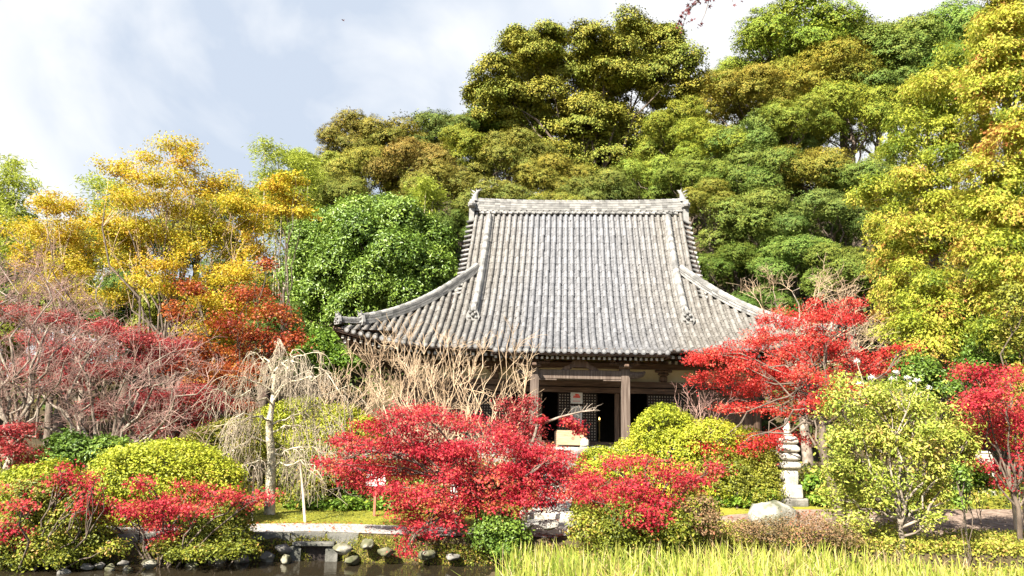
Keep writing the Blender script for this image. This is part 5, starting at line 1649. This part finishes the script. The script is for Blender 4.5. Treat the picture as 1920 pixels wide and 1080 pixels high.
for i, (px, py, d, w, h, m, lab) in enumerate(ROCKS):
    p = at(px, py, d + .02)
    rock('bank_stone', lab, (p[0], p[1], p[2]), (w * .92, w * .7, h * .85), m, 200 + i, 'stones edging the pond', rz=i * 1.3)

KERB_STONE = solid_mat('kerb_stone', [(0.3, (.03, .032, .02)), (0.5, (.085, .082, .068)), (0.8, (.17, .16, .135))], 4, .9, .5, 22)
# cut-stone kerb with the culvert mouth
c0 = at(581, 1035, 12.55)
cv_ = thing('culvert', 'stone culvert mouth with a flat slab lintel in the pond bank', 'culvert', (c0[0], float(bank_y(c0[0])) - .10, 0), .05)
mb = MB(); mb.box(-.34, .34, -.06, .5, .235, .30, 0, .015); mb.build('lintel_slab', KERB_STONE, cv_)
for sg in (-1, 1):
    mb = MB(); mb.box(min(sg * .20, sg * .40), max(sg * .20, sg * .40), -.02, .5, -.25, .233, 0, .04); mb.build('jamb_stone', KERB_STONE, cv_)
mb = MB(); mb.box(-.198, .198, .06, .5, -.3, .232); mb.build('shade_block', DARK, cv_)  # solid dark block standing in for the shade inside the culvert
kb = thing('kerb', 'weathered dark stone kerb along the front of the gravel path', 'kerb', (0, 0, 0))
krng = np.random.default_rng(8)
mb = MB()
for i in range(11):
    x0 = -8.6 + i * .56
    ya, yb_ = float(bank_y(x0)) + .03, float(bank_y(x0 + .54)) + .03
    zt = .435 + krng.uniform(-.012, .012)
    A = [(x0, ya), (x0 + .54, yb_), (x0 + .54, yb_ + .17), (x0, ya + .17)]
    lo, hi = [(x, y, .24) for x, y in A], [(x, y, zt) for x, y in A]
    mb.poly(hi); mb.poly(lo[::-1])
    for k in range(4):
        mb.poly([lo[k], lo[(k + 1) % 4], hi[(k + 1) % 4], hi[k]])
mb.build('kerb_stones', KERB_STONE, kb)

# stone pagoda
pg = foot(1481, 16.2)
pt = thing('stone_pagoda', 'white sunlit stone pagoda of stacked roofs on a square base', 'pagoda', pg, .12)
def sq(name, prof, mat=PALE_STONE, z=0.0, p=7):
    mb = MB(); mb.lathe(prof, 28, (0, 0, z), 0, p); return mb.build(name, mat, pt)
sq('foundation_slab', [(.30, -.05), (.31, 0), (.31, .10), (.29, .13)], GREY_STONE)
sq('base_block', [(.215, .132), (.225, .15), (.225, .36), (.20, .40)])
sq('body', [(.150, .402), (.162, .5), (.166, .58), (.162, .66), (.148, .715)], p=5)
zz = .717
for k, w in enumerate((.215, .212, .207, .19)):
    sq('roof', [(w * .70, zz), (w * .96, zz + .035), (w, zz + .06), (w * .98, zz + .10), (w * .72, zz + .165), (w * .62, zz + .17)], p=6)
    zz += .172
mb = MB(); mb.lathe([(.10, 0), (.11, .03), (.07, .06), (.075, .12), (.095, .15), (.06, .18), (.065, .24), (.05, .28), (.06, .32), (.01, .40)], 14, (0, 0, zz + .002)); mb.build('finial', PALE_STONE, pt, True)

# stone lantern before the hall steps
lg = foot(1096, 19.5)
lt_ = thing('stone_lantern', 'pale stone lantern with a jewel top in front of the porch step', 'lantern', lg)
top = at(1096, 822, 19.5)[2] - lg[2]
def ln_(name, prof, n=6, mat=GREY_STONE):
    mb = MB(); mb.lathe(prof, n, (0, 0, 0)); return mb.build(name, mat, lt_, n > 8)
h0 = top - .85
ln_('base', [(.34, -.05), (.34, .12), (.24, .18)])
ln_('post', [(.14, .182), (.13, h0 * .5), (.14, h0)], 16)
ln_('platform', [(.15, h0 + .002), (.27, h0 + .10), (.27, h0 + .16)])
fb = ln_('fire_box', [(.17, h0 + .162), (.17, h0 + .42)])
ln_('cap', [(.17, h0 + .422), (.36, h0 + .45), (.37, h0 + .50), (.20, h0 + .60), (.10, h0 + .65)])
ln_('jewel', [(.06, h0 + .652), (.13, h0 + .68), (.10, h0 + .70), (.12, h0 + .76), (.09, h0 + .82), (.01, h0 + .88)], 14, PALE_STONE)

# white stone pillar, wooden stakes, sign boards
pp = foot(1852, 18.0)
t = thing('stone_pillar', 'square white stone pillar under the right crimson maple', 'pillar', pp)
mb = MB(); mb.box(-.13, .13, -.13, .13, -.05, .92, 0, .015); mb.build('shaft', PALE_STONE, t)
mb = MB(); mb.box(-.10, .10, -.10, .10, .922, 1.0, 0, .03); mb.build('cap', PALE_STONE, t)


def stake(label, p0, p1, r, mat=STAKE, name='wooden_stake'):
    b = np.array(p0)
    t = thing(name, label, 'stake', b)
    mb = MB(); mb.tube([(0, 0, -.1), tuple((np.array(p1) - b) * .5), tuple(np.array(p1) - b)], [r, r * .97, r * .9], 8); mb.build('pole', mat, t, True)
    return t


f = foot(577, 14.15); stake('pale leaning prop pole right of the weeping tree trunk', f, at(563, 868, 14.6), .026)
f = foot(477, 14.1); stake('thin pale upright pole left of the weeping tree trunk', f, at(475, 880, 14.1), .018)
f = foot(1807, 13.2); stake('thin pale stake at the foot of the dark sapling', f, at(1805, 930, 13.2), .014)
f = foot(1900, 14.2); stake('short thick pale post at the right edge under the crimson maple', f, at(1897, 918, 14.2), .035)
f = foot(1918, 14.0); stake('short pale post cut by the right edge of the photo', f, at(1917, 918, 14.0), .03)


def sign(label, px, d, ytop, ybot, w, post_mat, marks, tilt=0.0, ang=0.0):
    b = foot(px, d)
    t = thing('sign_board', label, 'sign', b, ang)
    zt, zb = at(px, ytop, d)[2] - b[2], at(px, ybot, d)[2] - b[2]
    mb = MB(); mb.box(-.022, .022, .012, .05, -.1, zt - .02, 0, .004); mb.build('post', post_mat, t)
    mb = MB(); mb.box(-w / 2, w / 2, -.012, .010, zb, zt, 0, .003); bd_ = mb.build('board', WHITE, t)
    mb = MB()
    for (a, bb, c, e, m) in marks:
        mb.box(a * w / 2, bb * w / 2, -.0155, -.0135, zb + c * (zt - zb), zb + e * (zt - zb), m)
    if marks:
        mb.build('writing', [RED_INK, BLACK_INK], bd_)
    return t


sign('white sign board on a red post at the back of the mossy lawn', 703, 15.3, 884, 912, .40, REDPOST,
     [(.15, .22, .2, .8, 0), (.45, .51, .2, .8, 0), (-.8, -.3, .12, .18, 0), (.70, .76, .3, .8, 0), (-.55, -.48, .3, .8, 0), (-.2, -.13, .35, .8, 0)])
sign('narrow white sign seen through the crimson maple', 851, 15.6, 905, 934, .15, STAKE, [(-.5, -.2, .2, .85, 1), (.1, .4, .3, .85, 1)])
sign('white sign plate seen through the maple left of the paved path', 1022, 15.4, 890, 914, .24, STAKE, [(-.6, .5, .6, .7, 1), (-.6, .3, .35, .45, 1)])

# low stone block seat by the paved path
sb = foot(985, 13.8)
t = thing('stone_step', 'pale stone slab step where the paved path meets the bank', 'step', foot(1015, 13.55), -.06)
mb = MB(); mb.box(-.5, .5, -.22, .22, -.02, .11, 0, .02); mb.build('slab', PALE_STONE, t)
t = thing('stone_step', 'second pale stone slab step farther along the paved path', 'step', foot(1025, 15.6), -.06)
mb = MB(); mb.box(-.55, .55, -.25, .25, -.02, .13, 0, .02); mb.build('slab', PALE_STONE, t)

# ---------------------------------------------------------------- stuff: iris, ground cover, fallen leaves, moss blades
def blades(name, label, X, Y, Hh, width, mat, seed, lean=.25, tintb=0.0, z0_=None, kind='stuff'):
    rng = np.random.default_rng(seed)
    n = len(X)
    Z = ground_z(X, Y) - .02 if z0_ is None else np.full(n, z0_)
    base = np.stack([X, Y, Z], 1)
    a = rng.uniform(0, 6.28, n); ld = np.stack([np.cos(a), np.sin(a), 0 * a], 1) * (rng.random(n) ** 1.5 * lean * 2)[:, None]
    fa = rng.uniform(-.9, .9, n); wd = np.stack([np.cos(fa), np.sin(fa), 0 * fa], 1)
    lv = [(0, .55), (.4, 1.0), (.75, .75), (1.0, .06)]
    V = []
    for (t_, w) in lv:
        c = base + np.array([0, 0, 1.0]) * (Hh * t_ * (1 - .25 * t_ * np.linalg.norm(ld, axis=1)))[:, None] + ld * (Hh * t_ ** 2.2)[:, None]
        V.append(c - wd * (width * w)[:, None]); V.append(c + wd * (width * w)[:, None])
    V = np.stack(V, 1)
    fb = np.array([(0, 1, 3, 2), (2, 3, 5, 4), (4, 5, 7, 6)])
    loops = (np.arange(n)[:, None, None] * 8 + fb[None]).ravel()
    tb = np.clip(rng.random(n) * .75 + tintb, 0, 1)
    tint = np.clip(np.repeat(tb, 3) + np.tile([-.08, 0, .16], n), 0, 1)
    o = link(name, mesh_np(name, V.reshape(-1, 3), loops, np.arange(n * 3) * 4, mat, tint))
    return tag(o, label, 'plants', kind=kind)


r = np.random.default_rng(301)
n = 18000
X = r.uniform(-.3, 9.5, n); Y = r.uniform(6.0, 12.2, n)
clump = vnoise(np.stack([X, Y, 0 * X], 1), 17, 4.0)
k_ = (X > -.1 + .25 * np.sin(Y * 2.3) + .12 * r.normal(size=n)) & (Y < bank_y(X) - .15 - .3 * sm(2.5, 7, X) + .1 * r.normal(size=n)) & (clump + r.normal(size=n) * .6 > -.7) & (ground_z(X, Y) < .3)
X, Y = X[k_], Y[k_]
Hh = r.uniform(.38, .66, len(X)) * (1 + .15 * vnoise(np.stack([X, Y, 0 * X], 1), 19, 1.5)) * (1 - .35 * sm(3.5, 7.5, X))
Hh *= np.where(r.random(len(X)) < .4, r.uniform(.4, .95, len(X)), 1.0)
blades('iris_leaves', 'bed of yellow-green sword-shaped iris leaves in the shallow water at the front right', X, Y, Hh, r.uniform(.006, .013, len(X)), ML['iris'], 302, .34, tintb=.16 * vnoise(np.stack([X, Y, 0 * X], 1), 23, 2.2))
kd = r.random(len(X)) < .30
DRY = leaf_mat('dry_stalk', [(0, (.20, .13, .06)), (.5, (.36, .27, .13)), (1, (.50, .42, .24))], .3, .7)
blades('dry_stalks', 'dry bent brown stalks scattered among the iris leaves', X[kd] + .03, Y[kd] + .02, Hh[kd] * r.uniform(.7, 1.22, kd.sum()), r.uniform(.003, .007, kd.sum()), DRY, 303, .6)

def scatter(name, label, n, fx, fy, keep, mat, size, tpl, seed, zr=(.01, .12), up=1.0, jit=.6, cat='plants', tb=0.0, off=None):
    cl = Cloud(seed)
    r = cl.rng
    X = r.uniform(*fx, n); Y = bank_y(X) + r.uniform(*off, n) if off else r.uniform(*fy, n)
    kk = keep(X, Y, r)
    X, Y = X[kk], Y[kk]
    Z = ground_z(X, Y) + r.uniform(*zr, len(X))
    cl.add(np.stack([X, Y, Z], 1), np.array([0, -.15, up]) + jit * r.normal(size=(len(X), 3)), size * r.uniform(.6, 1.3, len(X)), np.clip(r.random(len(X)) + tb, 0, 1))
    return tag(cl.build(name, tpl, mat), label, cat, kind='stuff')


def noise2(X, Y, s, f):
    return vnoise(np.stack([X, Y, 0 * X], 1), s, f)


scatter('ground_cover', 'low yellow-green weeds covering the right bank', 60000, (2.2, 11.5), (10.3, 13.2), lambda X, Y, r: (noise2(X, Y, 5, 1.5) * .3 + 1.5 > Y - bank_y(X)) & (noise2(X, Y, 31, 2.2) + r.normal(size=len(X)) * .7 > -1.0), ML['cover'], .055, 'diamond', 311, (.0, .20), .6, .8, off=(-.3, 1.7))
scatter('bank_growth', 'weeds and leaf litter on the pond bank under the maples', 70000, (-10.5, 2.6), (11.2, 13.3), lambda X, Y, r: (noise2(X, Y, 33, 2.6) + r.normal(size=len(X)) * .5 > -.5), ML['olive_under'], .05, 'diamond', 312, (.0, .06), .4, .9, tb=.1, off=(-.20, .02))
scatter('bank_grass', 'dry yellowish grass on the sunlit bank right of the culvert', 26000, (-3.6, -.2), (12.2, 13.2), lambda X, Y, r: (noise2(X, Y, 35, 2.6) + r.normal(size=len(X)) * .5 > -.3), ML['cover'], .055, 'blade', 313, (.0, .07), .3, 1.0, off=(-.16, .04))
scatter('fallen_leaves', 'red fallen maple leaves scattered on the bank and paths', 9000, (-1, 9.5), (11.6, 15.5), lambda X, Y, r: (Y > bank_y(X) + .1) & (noise2(X, Y, 37, 1.1) + .9 * np.exp(-((X - .95) / .5) ** 2 - ((Y - 13.0) / .25) ** 2) + 1.1 * np.exp(-((X - 4.0) / .9) ** 2 - ((Y - 12.6) / .8) ** 2) + r.normal(size=len(X)) * .35 > .75), ML['rust'], .05, 'star', 314, (.022, .035), 1, .15)
scatter('path_litter', 'brown and red leaves strewn along the gravel path and kerb', 2600, (-8.5, 1.0), (12, 14), lambda X, Y, r: noise2(X, Y, 47, 1.6) + r.normal(size=len(X)) * .6 > .3, ML['rust'], .045, 'star', 317, (.025, .035), 1, .15, off=(.02, 1.3))
scatter('moss_tufts', 'short mossy tufts over the lawn', 60000, (-7.5, 10), (13.3, 18.5), lambda X, Y, r: (Y > bank_y(X) + 1.22) & (np.abs(X - .85) > .55) & ~((X > 1.5) & (Y < 16)) & (noise2(X, Y, 39, 1.8) + r.normal(size=len(X)) * .8 > 0), ML['azalea_olive'], .035, 'diamond', 315, (.0, .02), 1, .35, tb=-.25)
scatter('woodland_plants', 'low shade plants under the garden shrubs', 42000, (-14, 14), (15.8, 24), lambda X, Y, r: (Y > 16.3 + .4 * noise2(X, Y, 41, .8)) & (np.abs(X - 1.3) > .9) & (noise2(X, Y, 43, 1.0) + r.normal(size=len(X)) * .4 > .05), ML['olive_under'], .11, 'diamond', 316, (.0, .35), .6, .7)

# ---------------------------------------------------------------- hanging twig in front, drifting leaf
tb_ = at(1330, -45, 4.6)
t = thing('hanging_maple_twig', 'dark red-leaved maple twig hanging in at the top of the picture', 'twig', tb_)
rng = np.random.default_rng(401)
kn = [at(1420, -620, 4.6), at(1350, -200, 4.6), at(1330, -45, 4.6), at(1328, 12, 4.6), at(1318, 35, 4.6), at(1311, 48, 4.6)]
kn2 = [at(1330, -45, 4.6), at(1310, 2, 4.6), at(1292, 18, 4.6), at(1282, 40, 4.6), at(1278, 62, 4.6)]
kn3 = [at(1350, -200, 4.6), at(1375, -8, 4.6), at(1373, 4, 4.6)]
tubes('stem', [(np.stack([np.interp(np.linspace(0, len(k) - 1, 8), range(len(k)), np.array(k)[:, j]) for j in range(3)], 1) - tb_, np.linspace(.005, .0012, 8)) for k in (kn, kn2, kn3)], 5, BARK, t)
cl = Cloud(402)
pts = [(1292, 14, 10), (1300, 8, 8), (1288, 22, 8), (1280, 30, 6), (1276, 42, 6), (1282, 45, 5), (1278, 55, 4), (1300, 35, 3), (1312, 48, 4), (1326, 3, 6), (1310, 3, 5), (1332, 0, 4), (1374, 6, 1), (1396, 3, 1)]
for (px, py, k) in pts:
    c = at(px, py, 4.6) - tb_
    C = c + rng.normal(size=(k, 3)) * .012
    cl.add(C, np.array([0, -1, .3]) + .6 * rng.normal(size=(k, 3)), .030 * (.7 + .6 * rng.random(k)), rng.random(k) * .5)
cl.build('leaves', 'star', ML['dark'], t)
fp = at(643, 38, 7)
cl = Cloud(403)
cl.add(np.array([[0, 0, 0], [.012, 0, .004]]), np.array([[.6, -1, .2], [-.5, -1, .3]]), np.array([.035, .025]), np.array([.1, .2]))
fl = cl.build('drifting_leaf', 'oval', ML['dark']); fl.location = [float(v) for v in fp]
tag(fl, 'tiny dark leaf drifting in the sky at the upper left', 'leaf')
